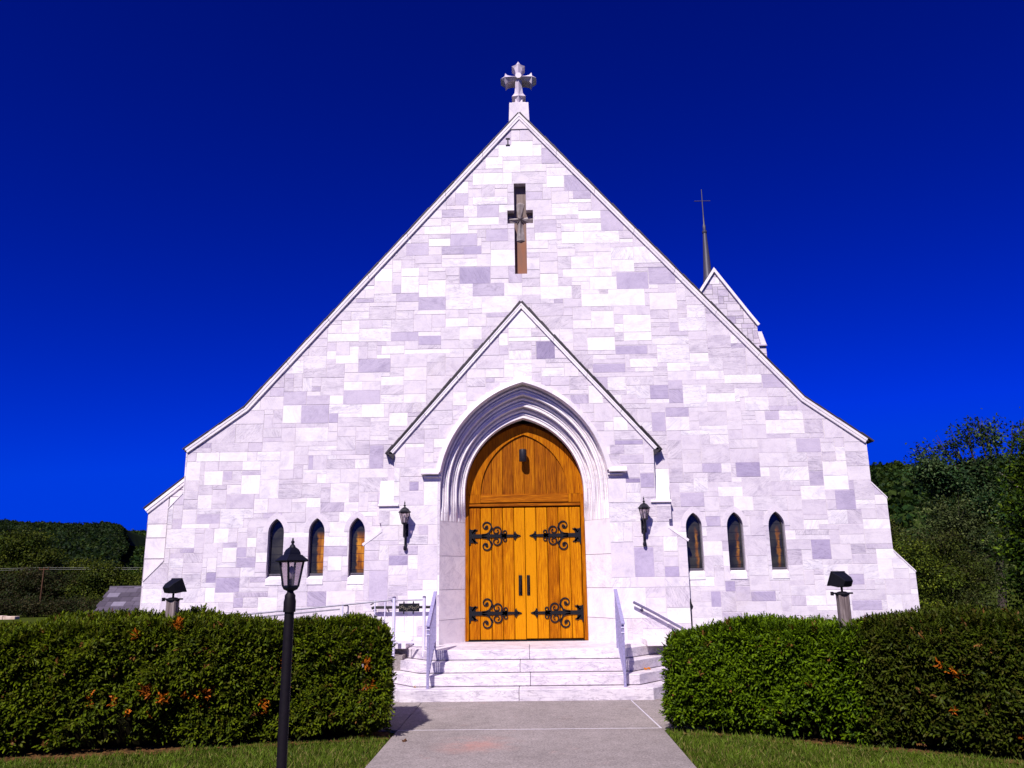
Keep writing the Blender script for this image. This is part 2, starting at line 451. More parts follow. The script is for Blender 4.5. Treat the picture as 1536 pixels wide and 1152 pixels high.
def make_pane(name, amber0, amber1, amt, gain=1.0, dark=(0.012, 0.012, 0.011)):
    """old leaded glass: dark, with an amber field that starts amber0..amber1 across the pane (object x)"""
    m, nt, out = mat_new(name)
    co = obj_coord(nt)
    sp = nd(nt, "ShaderNodeSeparateXYZ", {0: co})
    nz = nd(nt, "ShaderNodeTexNoise", {"Vector": co, "Scale": 9.0, "Detail": 4.0, "Roughness": 0.6})
    x = math_n(nt, 'ADD', sp.outputs[0], math_n(nt, 'MULTIPLY', math_n(nt, 'SUBTRACT', nz.outputs[0], 0.5), 0.10))
    def band_(v, a, b, soft):
        n = nd(nt, "ShaderNodeMapRange", {0: v, 1: a, 2: a + soft, 3: 0.0, 4: 1.0})
        k = nd(nt, "ShaderNodeMapRange", {0: v, 1: b - soft, 2: b, 3: 1.0, 4: 0.0})
        return math_n(nt, 'MULTIPLY', n.outputs[0], k.outputs[0])
    f = math_n(nt, 'MULTIPLY', band_(x, amber0, amber1, 0.03), band_(sp.outputs[2], 1.13, 1.88, 0.16))
    ns = nd(nt, "ShaderNodeTexNoise", {"Vector": nd(nt, "ShaderNodeMapping", {"Vector": co, "Scale": (14, 14, 3.5)}).outputs[0], "Scale": 1.0, "Detail": 5.0})
    am = ramp(nt, ns.outputs[0], [(0.3, (0.10 * gain, 0.030 * gain, 0.003)), (0.5, (0.27 * gain, 0.095 * gain, 0.006)), (0.7, (0.42 * gain, 0.19 * gain, 0.02))])
    nw = nd(nt, "ShaderNodeTexNoise", {"Vector": co, "Scale": 3.0, "Detail": 3.0})
    dk = ramp(nt, nw.outputs[0], [(0.35, dark), (0.75, (0.05, 0.047, 0.035))])
    col = mix(nt, math_n(nt, 'MULTIPLY', f, amt), dk, am)
    lead = math_n(nt, 'LESS_THAN', math_n(nt, 'FRACT', math_n(nt, 'MULTIPLY', sp.outputs[2], 7.4)), 0.085)
    col = mix(nt, math_n(nt, 'MULTIPLY', lead, 0.75), col, (0.012, 0.011, 0.010))
    principled(nt, out, col, 0.12, bump=nw.outputs[0], bump_s=0.1)
    return m

PANE = {}
for _s, _k, _a, _b, _m in ((-1, 2, 0, 0, 0.0), (-1, 1, -3.60, -3.40, 0.85), (-1, 0, -2.92, -2.70, 0.95),
                           (1, 0, 2.905, 2.975, 0.7), (1, 1, 3.60, 3.67, 0.75), (1, 2, 4.29, 4.365, 0.75)):
    PANE[(_s, _k)] = make_pane("leaded_glass", _a, _b, _m, 1.5 if _s < 0 else 1.0)
BRONZE, _nt, _out = mat_new("patinated_panel")
_co = obj_coord(_nt)
_n1 = nd(_nt, "ShaderNodeTexNoise", {"Vector": nd(_nt, "ShaderNodeMapping", {"Vector": _co, "Scale": (6, 6, 1.2)}).outputs[0], "Scale": 1.6, "Detail": 6.0, "Roughness": 0.65})
_n2 = nd(_nt, "ShaderNodeTexNoise", {"Vector": _co, "Scale": 2.3, "Detail": 4.0})
_z = nd(_nt, "ShaderNodeSeparateXYZ", {0: _co})
_rust = nd(_nt, "ShaderNodeMapRange", {0: math_n(_nt, 'ADD', _z.outputs[2], math_n(_nt, 'MULTIPLY', _n2.outputs[0], 1.1)), 1: 7.75, 2: 8.25, 3: 1.3, 4: 0.0})
_c = mix(_nt, math_n(_nt, 'MULTIPLY', _rust.outputs[0], _n1.outputs[0]), ramp(_nt, _n1.outputs[0], [(0.3, (0.105, 0.070, 0.058)), (0.7, (0.24, 0.185, 0.165))]), (0.24, 0.070, 0.015))
principled(_nt, _out, _c, 0.75, bump=_n1.outputs[0], bump_s=0.3)
BRONZE2 = make_noise_mat("relief_metal", (0.15, 0.12, 0.115), (0.29, 0.25, 0.25), 14, 0.6, 0.3)
MORTARD = make_noise_mat("dark_mortar", (0.25, 0.22, 0.24), (0.36, 0.32, 0.34), 12, 0.9)
SPIREM = make_plain("spire_metal", (0.06, 0.055, 0.075), 0.45)
LAVD = make_plain("rail_violet_grey", (0.14, 0.12, 0.20), 0.4)
GILT = make_plain("faded_gilt", (0.20, 0.17, 0.12), 0.5)
BULB = make_plain("frosted_bulb", (0.62, 0.58, 0.62), 0.4, var=.05)
BULBD = make_plain("dark_lens", (0.05, 0.05, 0.06), 0.15)
SHADEM = make_plain("downlight_grey", (0.016, 0.015, 0.021), 0.5)
REDWOOD = make_noise_mat("pole_wood", (0.06, 0.03, 0.02), (0.13, 0.07, 0.04), 12, 0.9, 0.4, stretch=(1, 1, .1))
WIREM = make_plain("wire_pale", (0.12, 0.12, 0.10), 0.5)
SANDST = make_noise_mat("pale_wall_stone", (0.40, 0.28, 0.20), (0.70, 0.58, 0.48), 3, 0.9)
HILLM = make_noise_mat("hill_ground", (0.008, 0.016, 0.004), (0.020, 0.032, 0.008), 0.08, 0.95, 0.0)
SLATE2, _nt, _out = mat_new("purple_slate")
_a, _sp = attr_tint(_nt)
_nz = nd(_nt, "ShaderNodeTexNoise", {"Vector": obj_coord(_nt), "Scale": 9.0, "Detail": 5.0})
_c = mix(_nt, .35, ramp(_nt, _sp.outputs[0], [(0.0, (.030, .023, .034)), (.5, (.072, .056, .080)), (1.0, (.21, .185, .24))]), _nz.outputs[0], 'OVERLAY')
principled(_nt, _out, _c, .6, bump=_nz.outputs[0], bump_s=.3)
BARKL = make_noise_mat("bare_bark", (0.12, 0.09, 0.085), (0.26, 0.21, 0.20), 14, 0.9, 0.4)
# ------------------------------------------------------------------ masonry
GROUND = -0.607

def arch_pts(a, h, zs, n=14, zmin=None):
    """pointed arch, left springing to right springing, half width a, rise h above zs"""
    Rr = (h * h + a * a) / (2 * a)
    cx = -a + Rr
    ang = math.atan2(h, -cx)
    L = []
    for i in range(n + 1):
        t = math.pi + (ang - math.pi) * i / n
        L.append((cx + Rr * math.cos(t), zs + Rr * math.sin(t)))
    L[-1] = (0.0, zs + h)
    pts = L + [(-x, z) for x, z in L[-2::-1]]
    if zmin is not None: pts = [p for p in pts if p[1] >= zmin - 1e-6]
    return pts

def clip_half(poly, k, val, keep_greater):
    out = []
    n = len(poly)
    for i in range(n):
        p, q = poly[i], poly[(i + 1) % n]
        dp = (p[k] - val) if keep_greater else (val - p[k])
        dq = (q[k] - val) if keep_greater else (val - q[k])
        if dp >= 0: out.append(p)
        if (dp >= 0) != (dq >= 0):
            t = dp / (dp - dq)
            out.append((p[0] + (q[0] - p[0]) * t, p[1] + (q[1] - p[1]) * t))
    return out

def area2(p):
    return abs(sum(p[i][0] * p[(i + 1) % len(p)][1] - p[(i + 1) % len(p)][0] * p[i][1] for i in range(len(p)))) / 2

class Region:
    """even-odd region of polygons, cut into trapezoids column by column"""
    def __init__(s, polys):
        s.cols = []
        xs = sorted({round(p[0], 5) for P in polys for p in P})
        edges = [(P[i], P[(i + 1) % len(P)]) for P in polys for i in range(len(P))]
        for x0, x1 in zip(xs, xs[1:]):
            if x1 - x0 < 1e-5: continue
            es = []
            for p, q in edges:
                if abs(p[0] - q[0]) < 1e-6: continue
                a, b = (p, q) if p[0] < q[0] else (q, p)
                if a[0] <= x0 + 1e-5 and b[0] >= x1 - 1e-5:
                    f = lambda x: a[1] + (b[1] - a[1]) * (x - a[0]) / (b[0] - a[0])
                    es.append((f(x0), f(x1)))
            es.sort(key=lambda e: e[0] + e[1])
            for lo, hi in zip(es[::2], es[1::2]):
                s.cols.append([(x0, lo[0]), (x1, lo[1]), (x1, hi[1]), (x0, hi[0])])
    def clip(s, x0, z0, x1, z1):
        out = []
        for c in s.cols:
            if c[1][0] <= x0 or c[0][0] >= x1: continue
            if max(c[2][1], c[3][1]) <= z0 or min(c[0][1], c[1][1]) >= z1: continue
            p = c
            for k, v, g in ((0, x0, True), (0, x1, False), (1, z0, True), (1, z1, False)):
                p = clip_half(p, k, v, g)
                if len(p) < 3: break
            if len(p) >= 3 and area2(p) > 1e-5: out.append(p)
        return out

def rand_tone(r):
    u = r.random()
    if u < 0.18: return r.uniform(0.84, 1.0)
    if u < 0.19: return r.uniform(0.24, 0.34)
    if u < 0.26: return r.uniform(0.42, 0.54)
    return r.uniform(0.60, 0.80)

def pack(x0, z0, x1, z1, cell, presets, r, wmax=9, hmax=5):
    nx, nz = int(math.ceil((x1 - x0) / cell)), int(math.ceil((z1 - z0) / cell))
    used = [[False] * nx for _ in range(nz)]
    st = []
    for a, b, c, d, t in presets:
        i0, j0 = round((a - x0) / cell), round((b - z0) / cell)
        i1, j1 = max(i0 + 1, round((c - x0) / cell)), max(j0 + 1, round((d - z0) / cell))
        i0, j0, i1, j1 = max(i0, 0), max(j0, 0), min(i1, nx), min(j1, nz)
        if i1 <= i0 or j1 <= j0 or any(used[j][i] for j in range(j0, j1) for i in range(i0, i1)): continue
        for j in range(j0, j1):
            for i in range(i0, i1): used[j][i] = True
        st.append((i0, j0, i1, j1, t))
    for j in range(nz):
        i = 0
        while i < nx:
            if used[j][i]: i += 1; continue
            run = 0
            while i + run < nx and not used[j][i + run] and run < wmax + 3: run += 1
            w = r.choice([2, 3, 3, 4, 4, 5, 5, 5, 6, 6, 7, wmax])
            w = min(w, run)
            if run - w in (1,): w = run if run <= wmax else w - 1
            h = r.choice([1, 1, 2, 2, 2, 2, 3, 3, 3, hmax])
            if w <= 2: h = min(h, 3)
            hh = 1
            while hh < h and j + hh < nz and not any(used[j + hh][q] for q in range(i, i + w)): hh += 1
            for jj in range(j, j + hh):
                for q in range(i, i + w): used[jj][q] = True
            st.append((i, j, i + w, j + hh, None))
            i += w
    return [(x0 + a * cell, z0 + b * cell, x0 + c * cell, z0 + d * cell, t) for a, b, c, d, t in st]

def masonry(mb, polys, y, cell=0.095, presets=(), seed=1, gap=0.0045, depth=0.0025, tonefn=rand_tone, wmax=9, hmax=5, lift=0.004):
    r = random.Random(seed)
    reg = Region(polys)
    X = [p[0] for P in polys for p in P]; Z = [p[1] for P in polys for p in P]
    for p in reg.cols:
        mb.poly([(a, y + depth, b) for a, b in p], (0.6, 0, 0.5), 1)
    for a, b, c, d, t in pack(min(X), min(Z), max(X), max(Z), cell, presets, r, wmax, hmax):
        j = lambda: r.uniform(-0.004, 0.004)
        a, b, c, d = a + gap / 2 + j(), b + gap / 2 + j(), c - gap / 2 + j(), d - gap / 2 + j()
        tint = (tonefn(r) if t is None else min(1, max(0, t + r.uniform(-0.05, 0.05))), r.random(), r.choice([0.5, 0.5, r.random(), r.random()]))
        ps = reg.clip(a, b, c, d)
        if not ps: continue
        tot = sum(area2(p) for p in ps)
        yy = y - r.random() * lift
        if tot > 0.999 * (c - a) * (d - b):
            e = 0.003
            V = [(a, y + depth, b), (c, y + depth, b), (c, y + depth, d), (a, y + depth, d),
                 (a + e, yy, b + e), (c - e, yy, b + e), (c - e, yy, d - e), (a + e, yy, d - e)]
            mb.add(V, [(4, 5, 6, 7), (0, 1, 5, 4), (1, 2, 6, 5), (2, 3, 7, 6), (3, 0, 4, 7)], tint)
        else:
            for p in ps: mb.poly([(q[0], yy, q[1]) for q in p], tint)

def skin(mb, pts, y0, y1, tint=(0.7, 0.3, 0.5), closed=True, seg=0.32):
    """side faces of a wall outline, with a new stone tone every few decimetres"""
    n = len(pts)
    for i in range(n if closed else n - 1):
        p, q = pts[i], pts[(i + 1) % n]
        L = math.hypot(q[0] - p[0], q[1] - p[1])
        k = max(1, int(L / seg))
        for u in range(k):
            a = (p[0] + (q[0] - p[0]) * u / k, p[1] + (q[1] - p[1]) * u / k)
            b = (p[0] + (q[0] - p[0]) * (u + 1) / k, p[1] + (q[1] - p[1]) * (u + 1) / k)
            t = tint if k == 1 else (min(1, max(0, tint[0] + rng.uniform(-.1, .1))), rng.random(), 0.5)
            mb.poly([(a[0], y0, a[1]), (b[0], y0, b[1]), (b[0], y1, b[1]), (a[0], y1, a[1])], t)

def offset_line(pts, d):
    """mitred offset of an open polyline, to the right of its direction for d>0"""
    out = []
    for i, p in enumerate(pts):
        ns = []
        for a, b in ((i - 1, i), (i, i + 1)):
            if a < 0 or b >= len(pts): continue
            dx, dz = pts[b][0] - pts[a][0], pts[b][1] - pts[a][1]
            L = math.hypot(dx, dz); ns.append((dz / L, -dx / L))
        if len(ns) == 1: nx, nz = ns[0]; s = 1
        else:
            nx, nz = ns[0][0] + ns[1][0], ns[0][1] + ns[1][1]
            L = math.hypot(nx, nz); nx, nz = nx / L, nz / L
            s = 1 / max(0.3, nx * ns[0][0] + nz * ns[0][1])
        out.append((p[0] + nx * d * s, p[1] + nz * d * s))
    return out

def band(mb, line, d0, d1, y0, y1, tint=(0.9, 0.2, 0.5), seg=0.9):
    """stone band between two offsets of a polyline, cut into lengths with fine joints"""
    A, B = offset_line(line, d0), offset_line(line, d1)
    for i in range(len(line) - 1):
        L = math.hypot(line[i + 1][0] - line[i][0], line[i + 1][1] - line[i][1])
        k = max(1, round(L / seg))
        for u in range(k):
            g = 0.002 / L
            t0, t1 = u / k + (g if u else 0), (u + 1) / k - (g if u < k - 1 else 0)
            l = lambda P, t: (P[i][0] + (P[i + 1][0] - P[i][0]) * t, P[i][1] + (P[i + 1][1] - P[i][1]) * t)
            mb.prism([l(A, t0), l(A, t1), l(B, t1), l(B, t0)], y0, y1, (tint[0] + rng.uniform(-.05, .05), rng.random(), 0.5))

def verge(mb, line, y0, y1, th=0.03, seg=0.20, d=-0.004):
    """ragged slate edges along a roof line"""
    for i in range(len(line) - 1):
        p, q = line[i], line[i + 1]
        L = math.hypot(q[0] - p[0], q[1] - p[1])
        k = max(1, round(L / seg))
        ux, uz = (q[0] - p[0]) / L, (q[1] - p[1]) / L
        nx, nz = -uz, ux
        for u in range(k):
            a, b = L * u / k, L * (u + 1) / k + 0.03
            h = th * rng.uniform(0.65, 1.2)
            o0 = 0.003 + rng.uniform(0, .004)
            P = lambda s_, t_: (p[0] + ux * s_ + nx * t_, p[1] + uz * s_ + nz * t_)
            sgn = 1 if nz > 0 else -1
            mb.prism([P(a, sgn * o0), P(b, sgn * o0), P(b, sgn * (o0 + h * 0.75)), P(a, sgn * (o0 + h))],
                     y0 + rng.uniform(-.004, .006), y1, (0.5, rng.random(), 0.5))

# ------------------------------------------------------------------ church
church = thing("church", "white marble church with steep gabled front, oak double doors and stone cross on its peak", "church", (0, 0, 0))

ROOF = [(-5.995, 3.345), (-4.976, 4.083), (0.02, 9.838), (4.976, 4.083), (5.995, 3.325)]
CT = 0.09                                   # coping thickness
WIN_X = (2.888, 3.586, 4.291)
WA, WZS, WH, WZB = 0.137, 1.862, 0.239, 1.085   # window opening

def win_outline(x):
    return [(x - WA, WZB), (x - WA, WZS)] + [(x + a, b) for a, b in arch_pts(WA, WH, WZS, 8)][1:-1] + [(x + WA, WZS), (x + WA, WZB)]

wall_top = offset_line(ROOF, CT - 0.01)
outline = [(-6.53, GROUND - .1), (-6.53, 1.06), (-6.20, 1.40), (-6.20, 2.30), (-5.972, 2.56)] + \
          [(-5.972, wall_top[0][1] - 0.0)] + wall_top[1:4] + [(5.972, wall_top[4][1])] + \
          [(5.972, 2.576), (6.205, 2.322), (6.205, 1.427), (6.53, 1.094), (6.53, GROUND - .1)]
CROSS = [(-.103, 6.52), (.123, 6.52), (.123, 7.53), (.252, 7.53), (.252, 7.80), (.123, 7.80), (.123, 8.355),
         (-.103, 8.355), (-.103, 7.80), (-.232, 7.80), (-.232, 7.53), (-.103, 7.53)]
PRESETS = [(a / 100, b / 100, c / 100, d / 100, {95: .95, 30: .37, 12: .24}[t]) for a, b, c, d, t in PRESET_CM]
mb = MB()
wins = [win_outline(s * x) for s in (-1, 1) for x in WIN_X]
door_gap = [(-1.46, -.02), (-1.46, 2.5)] + arch_pts(1.46, 1.9, 2.5, 8)[1:-1] + [(1.46, 2.5), (1.46, -.02)]
masonry(mb, [outline, CROSS, door_gap] + wins, 0.0, 0.083, PRESETS, seed=5, wmax=8, hmax=4)
skin(mb, outline, 0.0, 0.6)
mb.build("facade_wall", [STONE, MORTAR], church, fixn=False)

# windows
for s in (-1, 1):
    for k, x in enumerate(WIN_X):
        cx = s * x
        wo = win_outline(cx)
        sm = MB()
        n = len(wo)
        for i in range(1, n):                 # reveals
            p, q = wo[i - 1], wo[i]
            sm.poly([(p[0], 0.0, p[1]), (p[0], 0.15, p[1] + (0.03 if i == 1 else 0)), (q[0], 0.15, q[1]), (q[0], 0.0, q[1])], (0.74, 0.1 + 0.2 * rng.random(), 0.5))
        # arched head stones, two halves, a hair proud of the wall
        inner = [(cx + a, b) for a, b in arch_pts(WA, WH, WZS, 8)]
        outer = [(cx + a, b) for a, b in arch_pts(WA + .088, WH + .105, WZS, 8)]
        for h in (0, 1):
            i0, i1 = (0, 8) if h == 0 else (8, 16)
            sd = rng.random()
            V = []
            for i in range(i0, i1 + 1): V += [(inner[i][0], -.0065, inner[i][1]), (outer[i][0], -.0065, outer[i][1]), (outer[i][0], 0.003, outer[i][1])]
            F = []
            for i in range(i1 - i0):
                F += [(3 * i, 3 * i + 3, 3 * i + 4, 3 * i + 1), (3 * i + 1, 3 * i + 4, 3 * i + 5, 3 * i + 2)]
            sm.add(V, F, (0.70, sd, 0.5))
        fm = MB()                             # dark metal frame following the opening
        fo = [(cx - WA, WZB + .058), (cx - WA, WZS)] + inner[1:-1] + [(cx + WA, WZS), (cx + WA, WZB + .058)]
        ia = [(cx + a, b) for a, b in arch_pts(WA - .020, WH - .028, WZS, 8)]
        fi = [(cx - WA + .020, WZB + .085), (cx - WA + .020, WZS)] + ia[1:-1] + [(cx + WA - .020, WZS), (cx + WA - .020, WZB + .085)]
        n = len(fo)
        V = [(a, 0.085, b) for a, b in fo] + [(a, 0.085, b) for a, b in fi] + [(a, 0.125, b) for a, b in fi]
        F = []
        for i in range(n):
            j = (i + 1) % n
            F += [(i, j, n + j, n + i), (n + i, n + j, 2 * n + j, 2 * n + i)]
        fm.add(V, F, (0.5, 0, 0.5))
        win = fm.build("window", FRAMEM, church, fixn=False)
        sm.build("stone_surround", TRIM, win, fixn=False)
        sl = MB()
        sl.prism([(-.012, WZB - .10), (-.012, WZB - .002), (0.135, WZB + .062), (0.135, WZB - .10)], cx - WA - .002, cx + WA + .002, (0.97, rng.random(), 0.5), axis='x')
        sl.build("sill", TRIM, win)
        gl = MB()
        gl.poly([(a, 0.118, b) for a, b in fi], (k / 2.0, 0.0 if s < 0 else 1.0, 0.5))
        gl.build("pane", PANE[(s, k)], win, fixn=False)

# cross-shaped recess with a relief cross
mb = MB()
n = len(CROSS)
for i in range(n):
    p, q = CROSS[i], CROSS[(i + 1) % n]
    mb.poly([(p[0], 0, p[1]), (q[0], 0, q[1]), (q[0], .14, q[1]), (p[0], .14, p[1])], (0.55, 0.4, 0.5))
mb.poly([(a, .14, b) for a, b in CROSS], (0.5, 0, 0.5), 1)
rec = mb.build("cross_recess", [TRIM, BRONZE], church, fixn=False)
mb = MB()
cx, cz = .01, 7.655
for ang, L in ((0, .235), (90, .33), (180, .235), (270, .42)):
    a = R(ang)
    d = (math.cos(a), math.sin(a)); e = (-d[1], d[0])
    w0, w1 = .034, .088
    V = [(cx + d[0] * .02 + e[0] * w0, .135, cz + d[1] * .02 + e[1] * w0), (cx + d[0] * L + e[0] * w1, .135, cz + d[1] * L + e[1] * w1),
         (cx + d[0] * (L + .04), .135, cz + d[1] * (L + .04)), (cx + d[0] * L - e[0] * w1, .135, cz + d[1] * L - e[1] * w1),
         (cx + d[0] * .02 - e[0] * w0, .135, cz + d[1] * .02 - e[1] * w0), (cx + d[0] * .02, .085, cz + d[1] * .02), (cx + d[0] * L, .10, cz + d[1] * L)]
    mb.add(V, [(0, 1, 6, 5), (1, 2, 6), (2, 3, 6), (3, 4, 5, 6)], (0.5, 0, 0.5))
for k in range(8):
    a0 = R(45 * k + 22)
    a1 = R(45 * k + 67)
    am = (a0 + a1) / 2
    mb.add([(cx, .06, cz), (cx + .05 * math.cos(a0), .13, cz + .05 * math.sin(a0)), (cx + .10 * math.cos(am), .125, cz + .10 * math.sin(am)), (cx + .05 * math.cos(a1), .13, cz + .05 * math.sin(a1))],
           [(0, 1, 2), (0, 2, 3)], (0.5, 0, 0.5))
mb.build("relief_cross", BRONZE2, rec)

mb = MB()                                     # small I-shaped iron tie near the peak
mb.box(-.215, -.195, -.012, .004, 9.17, 9.30); mb.box(-.245, -.165, -.014, .004, 9.295, 9.315); mb.box(-.245, -.165, -.014, .004, 9.155, 9.175)
mb.build("iron_tie", IRON, church)

# copings, verge slates, roof
mb = MB()
band(mb, ROOF, 0.0, 0.046, -.042, .02, (0.84, 0, .5), 1.1)
band(mb, ROOF, 0.047, 0.09, -.036, .02, (0.84, 0, .5), 1.1)
cop = mb.build("coping", TRIM, church, bevel=0.006)
mb = MB()
for sgn in (-1, 1):
    line = [(sgn * abs(x), z) for x, z in (ROOF[2:] if sgn > 0 else ROOF[2::-1])]
    for (x0, z0), (x1, z1) in zip(line, line[1:]):
        th = .05
        mb.add([(x0, -.03, z0), (x1, -.03, z1), (x1, 24, z1), (x0, 24, z0), (x0, -.03, z0 - th), (x1, -.03, z1 - th), (x1, 24, z1 - th), (x0, 24, z0 - th)],
               [(0, 1, 2, 3), (4, 7, 6, 5), (0, 4, 5, 1), (1, 5, 6, 2), (2, 6, 7, 3)], (0.5, 0, 0.5))
roof = mb.build("roof", SLATE, church)
mb = MB()
verge(mb, ROOF[1:3][::-1], -.05, .10, .022, .24)
verge(mb, ROOF[0:2][::-1], -.05, .10, .020, .24)
verge(mb, ROOF[2:4], -.05, .10, .028, .24)
verge(mb, [(4.976, 4.085), (6.055, 3.285)], -.045, .30, .030, .24)
mb.build("verge_slates", SLATE, roof)

# nave side walls and rear
mb = MB()
for s in (-1, 1):
    x = s * 5.9
    mb.box(min(x, x - s * .4), max(x, x - s * .4), 0.55, 24, GROUND - .1, 3.26, (0.66, .3, .5))
    mb.box(min(s * 6.53, s * 5.9), max(s * 6.53, s * 5.9), 0.3, 0.62, GROUND - .1, 0.9, (0.66, .3, .5))
mb.prism([(-5.5, GROUND - .1), (-5.5, 3.4), (0, 9.6), (5.5, 3.4), (5.5, GROUND - .1)], 23.5, 23.9, (0.66, .3, .5))
mb.build("side_walls", STONE, church)

# buttress weatherings of the outer corners
for s in (-1, 1):
    for line, dz in (([(s * 5.972, 2.576), (s * 6.215, 2.315)], .03), ([(s * 6.205, 1.427), (s * 6.54, 1.085)], .035)):
        (x0, z0), (x1, z1) = line
        mb = MB()
        mb.prism([(x0, z0 - .02), (x1, z1 - .025), (x1, z1), (x0, z0 + .01)], -.012, .61, (0.80, rng.random(), .5))
        mb.build("buttress_coping", TRIM, church)

# lower wing behind the left corner, with its own coping
mb = MB()
an = [(-6.66, GROUND - .1), (-6.66, 2.30), (-5.99, 2.82), (-5.99, GROUND - .1)]
masonry(mb, [an], 0.22, 0.12, (), seed=9, gap=0.016, tonefn=lambda r: r.uniform(0.72, 0.98), wmax=6)
skin(mb, an, 0.22, 4.0, closed=False)
wing = mb.build("wing_wall", [STONE, MORTARD], church, fixn=False)
mb = MB()
wl = [(-6.72, 2.315), (-5.98, 2.915)]
band(mb, wl, 0.0, 0.05, .185, .30, (0.93, 0, .5), .8)
band(mb, wl, 0.052, 0.095, .195, .30, (0.9, 0, .5), .8)
mb.build("wing_coping", TRIM, wing, bevel=.005)
mb = MB()
mb.prism([(-6.74, 2.322), (-5.98, 2.922), (-5.98, 2.945), (-6.74, 2.345)], .18, 4.2)
mb.build("wing_roof", SLATE, wing)

# ------------------------------------------------------------------ porch
PY = -0.10
PTOP = [(-2.333, 3.23), (0.0, 5.92), (2.333, 3.23)]
CTP = 0.078
pw = offset_line(PTOP, CTP - 0.01)
def pz(x): return pw[1][1] + (pw[0][1] - pw[1][1]) * abs(x) / abs(pw[0][0])
porch_out = [(-2.73, GROUND - .1), (-2.73, 1.669), (-2.456, 1.877), (-2.456, 1.993), (-2.501, 1.993), (-2.501, 2.303), (-2.255, 2.303), (-2.255, pz(2.255)), (0.0, pw[1][1]),
             (2.255, pz(2.255)), (2.255, 2.303), (2.501, 2.303), (2.501, 1.993), (2.456, 1.993), (2.456, 1.877), (2.73, 1.669), (2.73, GROUND - .1)]
AA, AH, AZ = 1.45, 1.90, 2.52                  # outer arch
hole = [(-AA, -.02), (-AA, AZ)] + arch_pts(AA, AH, AZ, 16)[1:-1] + [(AA, AZ), (AA, -.02)]
pp = []
for s in (-1, 1):
    z = 0.0
    r_ = random.Random(3 if s > 0 else 4)
    for h, w in ((.38, .22), (.47, .52), (.19, .30), (.56, .40), (.38, .24), (.28, .55), (.40, .30)):
        x0, x1 = s * AA, s * (AA + w)
        pp.append((min(x0, x1), z, max(x0, x1), z + h, r_.choice([.92, .86, .95, .72])))
        z += h
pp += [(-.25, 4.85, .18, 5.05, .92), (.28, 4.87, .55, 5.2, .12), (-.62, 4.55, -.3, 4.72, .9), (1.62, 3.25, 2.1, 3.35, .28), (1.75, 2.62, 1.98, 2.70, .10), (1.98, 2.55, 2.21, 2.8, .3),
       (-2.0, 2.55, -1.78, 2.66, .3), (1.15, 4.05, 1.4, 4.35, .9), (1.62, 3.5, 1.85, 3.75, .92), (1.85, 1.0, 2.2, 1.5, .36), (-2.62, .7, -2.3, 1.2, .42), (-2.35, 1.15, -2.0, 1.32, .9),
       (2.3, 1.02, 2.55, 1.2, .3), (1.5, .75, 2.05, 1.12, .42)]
mb = MB()
masonry(mb, [porch_out, hole], PY, 0.083, pp, seed=21, gap=0.008, wmax=8, hmax=4)
skin(mb, porch_out, PY, 0.0)
porch = mb.build("porch_wall", [STONE, MORTAR], church, fixn=False)

# weathered set-offs either side of the porch
for s in (-1, 1):
    mb = MB()
    x0, x1 = sorted((s * 2.257, s * 2.499))
    mb.prism([(PY + .004, 2.303), (0.0, 2.725), (0.0, 2.303)], x0, x1, (0.97, rng.random(), .5), axis='x')
    x0, x1 = sorted((s * 2.162, s * 2.512))
    mb.prism([(PY - .035, 2.278), (PY - .035, 2.303), (PY - .005, 2.318), (PY + .02, 2.318), (PY + .02, 2.278)], x0, x1, (0.85, rng.random(), .5), axis='x')
    mb.build("set_off", TRIM, porch)
    mb = MB()
    a, b = (s * 2.436, 1.897), (s * 2.775, 1.648)
    mb.prism([a, b, (b[0] - s * .02, b[1] - .035), (a[0], a[1] - .055)], PY - .010, 0.0, (0.88, rng.random(), .5))
    mb.build("set_off", TRIM, porch)

mb = MB()
band(mb, PTOP, 0.0, 0.037, PY - .042, PY + .02, (0.96, 0, .5), 1.0)
band(mb, PTOP, 0.038, 0.074, PY - .036, PY + .02, (0.95, 0, .5), 1.0)
mb.build("porch_coping", TRIM, porch, bevel=.005)
mb = MB()
for s in (-1, 1):
    x, z = s * 2.374, 3.184
    mb.add([(0, PY - .045, 5.935), (x, PY - .045, z), (x, 0, z), (0, 0, 5.935), (0, PY - .045, 5.91), (x, PY - .045, z - .025), (x, 0, z - .025), (0, 0, 5.91)],
           [(0, 1, 2, 3), (4, 7, 6, 5), (0, 4, 5, 1), (1, 5, 6, 2)], (.5, 0, .5))
    mb.prism([(s * 2.250, 3.174), (s * 2.374, 3.184), (s * 2.262, 3.083)], PY - .047, 0.0, (.5, 0, .5))
proof = mb.build("porch_roof", SLATE, porch)
mb = MB()
verge(mb, [(0, 5.928), (-2.374, 3.191)], PY - .046, 0.0, .032, .17)
verge(mb, [(0, 5.928), (2.374, 3.191)], PY - .046, 0.0, .032, .17)
mb.build("verge_slates", SLATE, proof)

# moulded arch: profile of (t, y); t runs from the outer to the inner curve
IA, IH = 1.053, 1.335
prof = [(0.0, PY)]
def roll(t0, t1, y, h):
    for k in range(7):
        a = math.pi * k / 6
        prof.append(((t0 + t1) / 2 - (t1 - t0) / 2 * math.cos(a), y - h * math.sin(a)))
def order(t0, t1, y):
    w = t1 - t0
    prof.append((t0, y)); prof.append((t0 + .10 * w, y + .018))
    roll(t0 + .14 * w, t0 + .42 * w, y + .012, .040)
    prof.append((t0 + .46 * w, y + .030)); prof.append((t0 + .52 * w, y + .030))
    roll(t0 + .54 * w, t0 + .72 * w, y + .008, .022)
    prof.append((t0 + .76 * w, y + .012)); prof.append((t0 + .80 * w, y - .006)); prof.append((t1, y - .006))
order(.01, .33, PY + .115)
order(.34, .66, PY + .235)
order(.67, 1.0, PY + .355)
prof.append((1.0, 0.46))
NA = 22
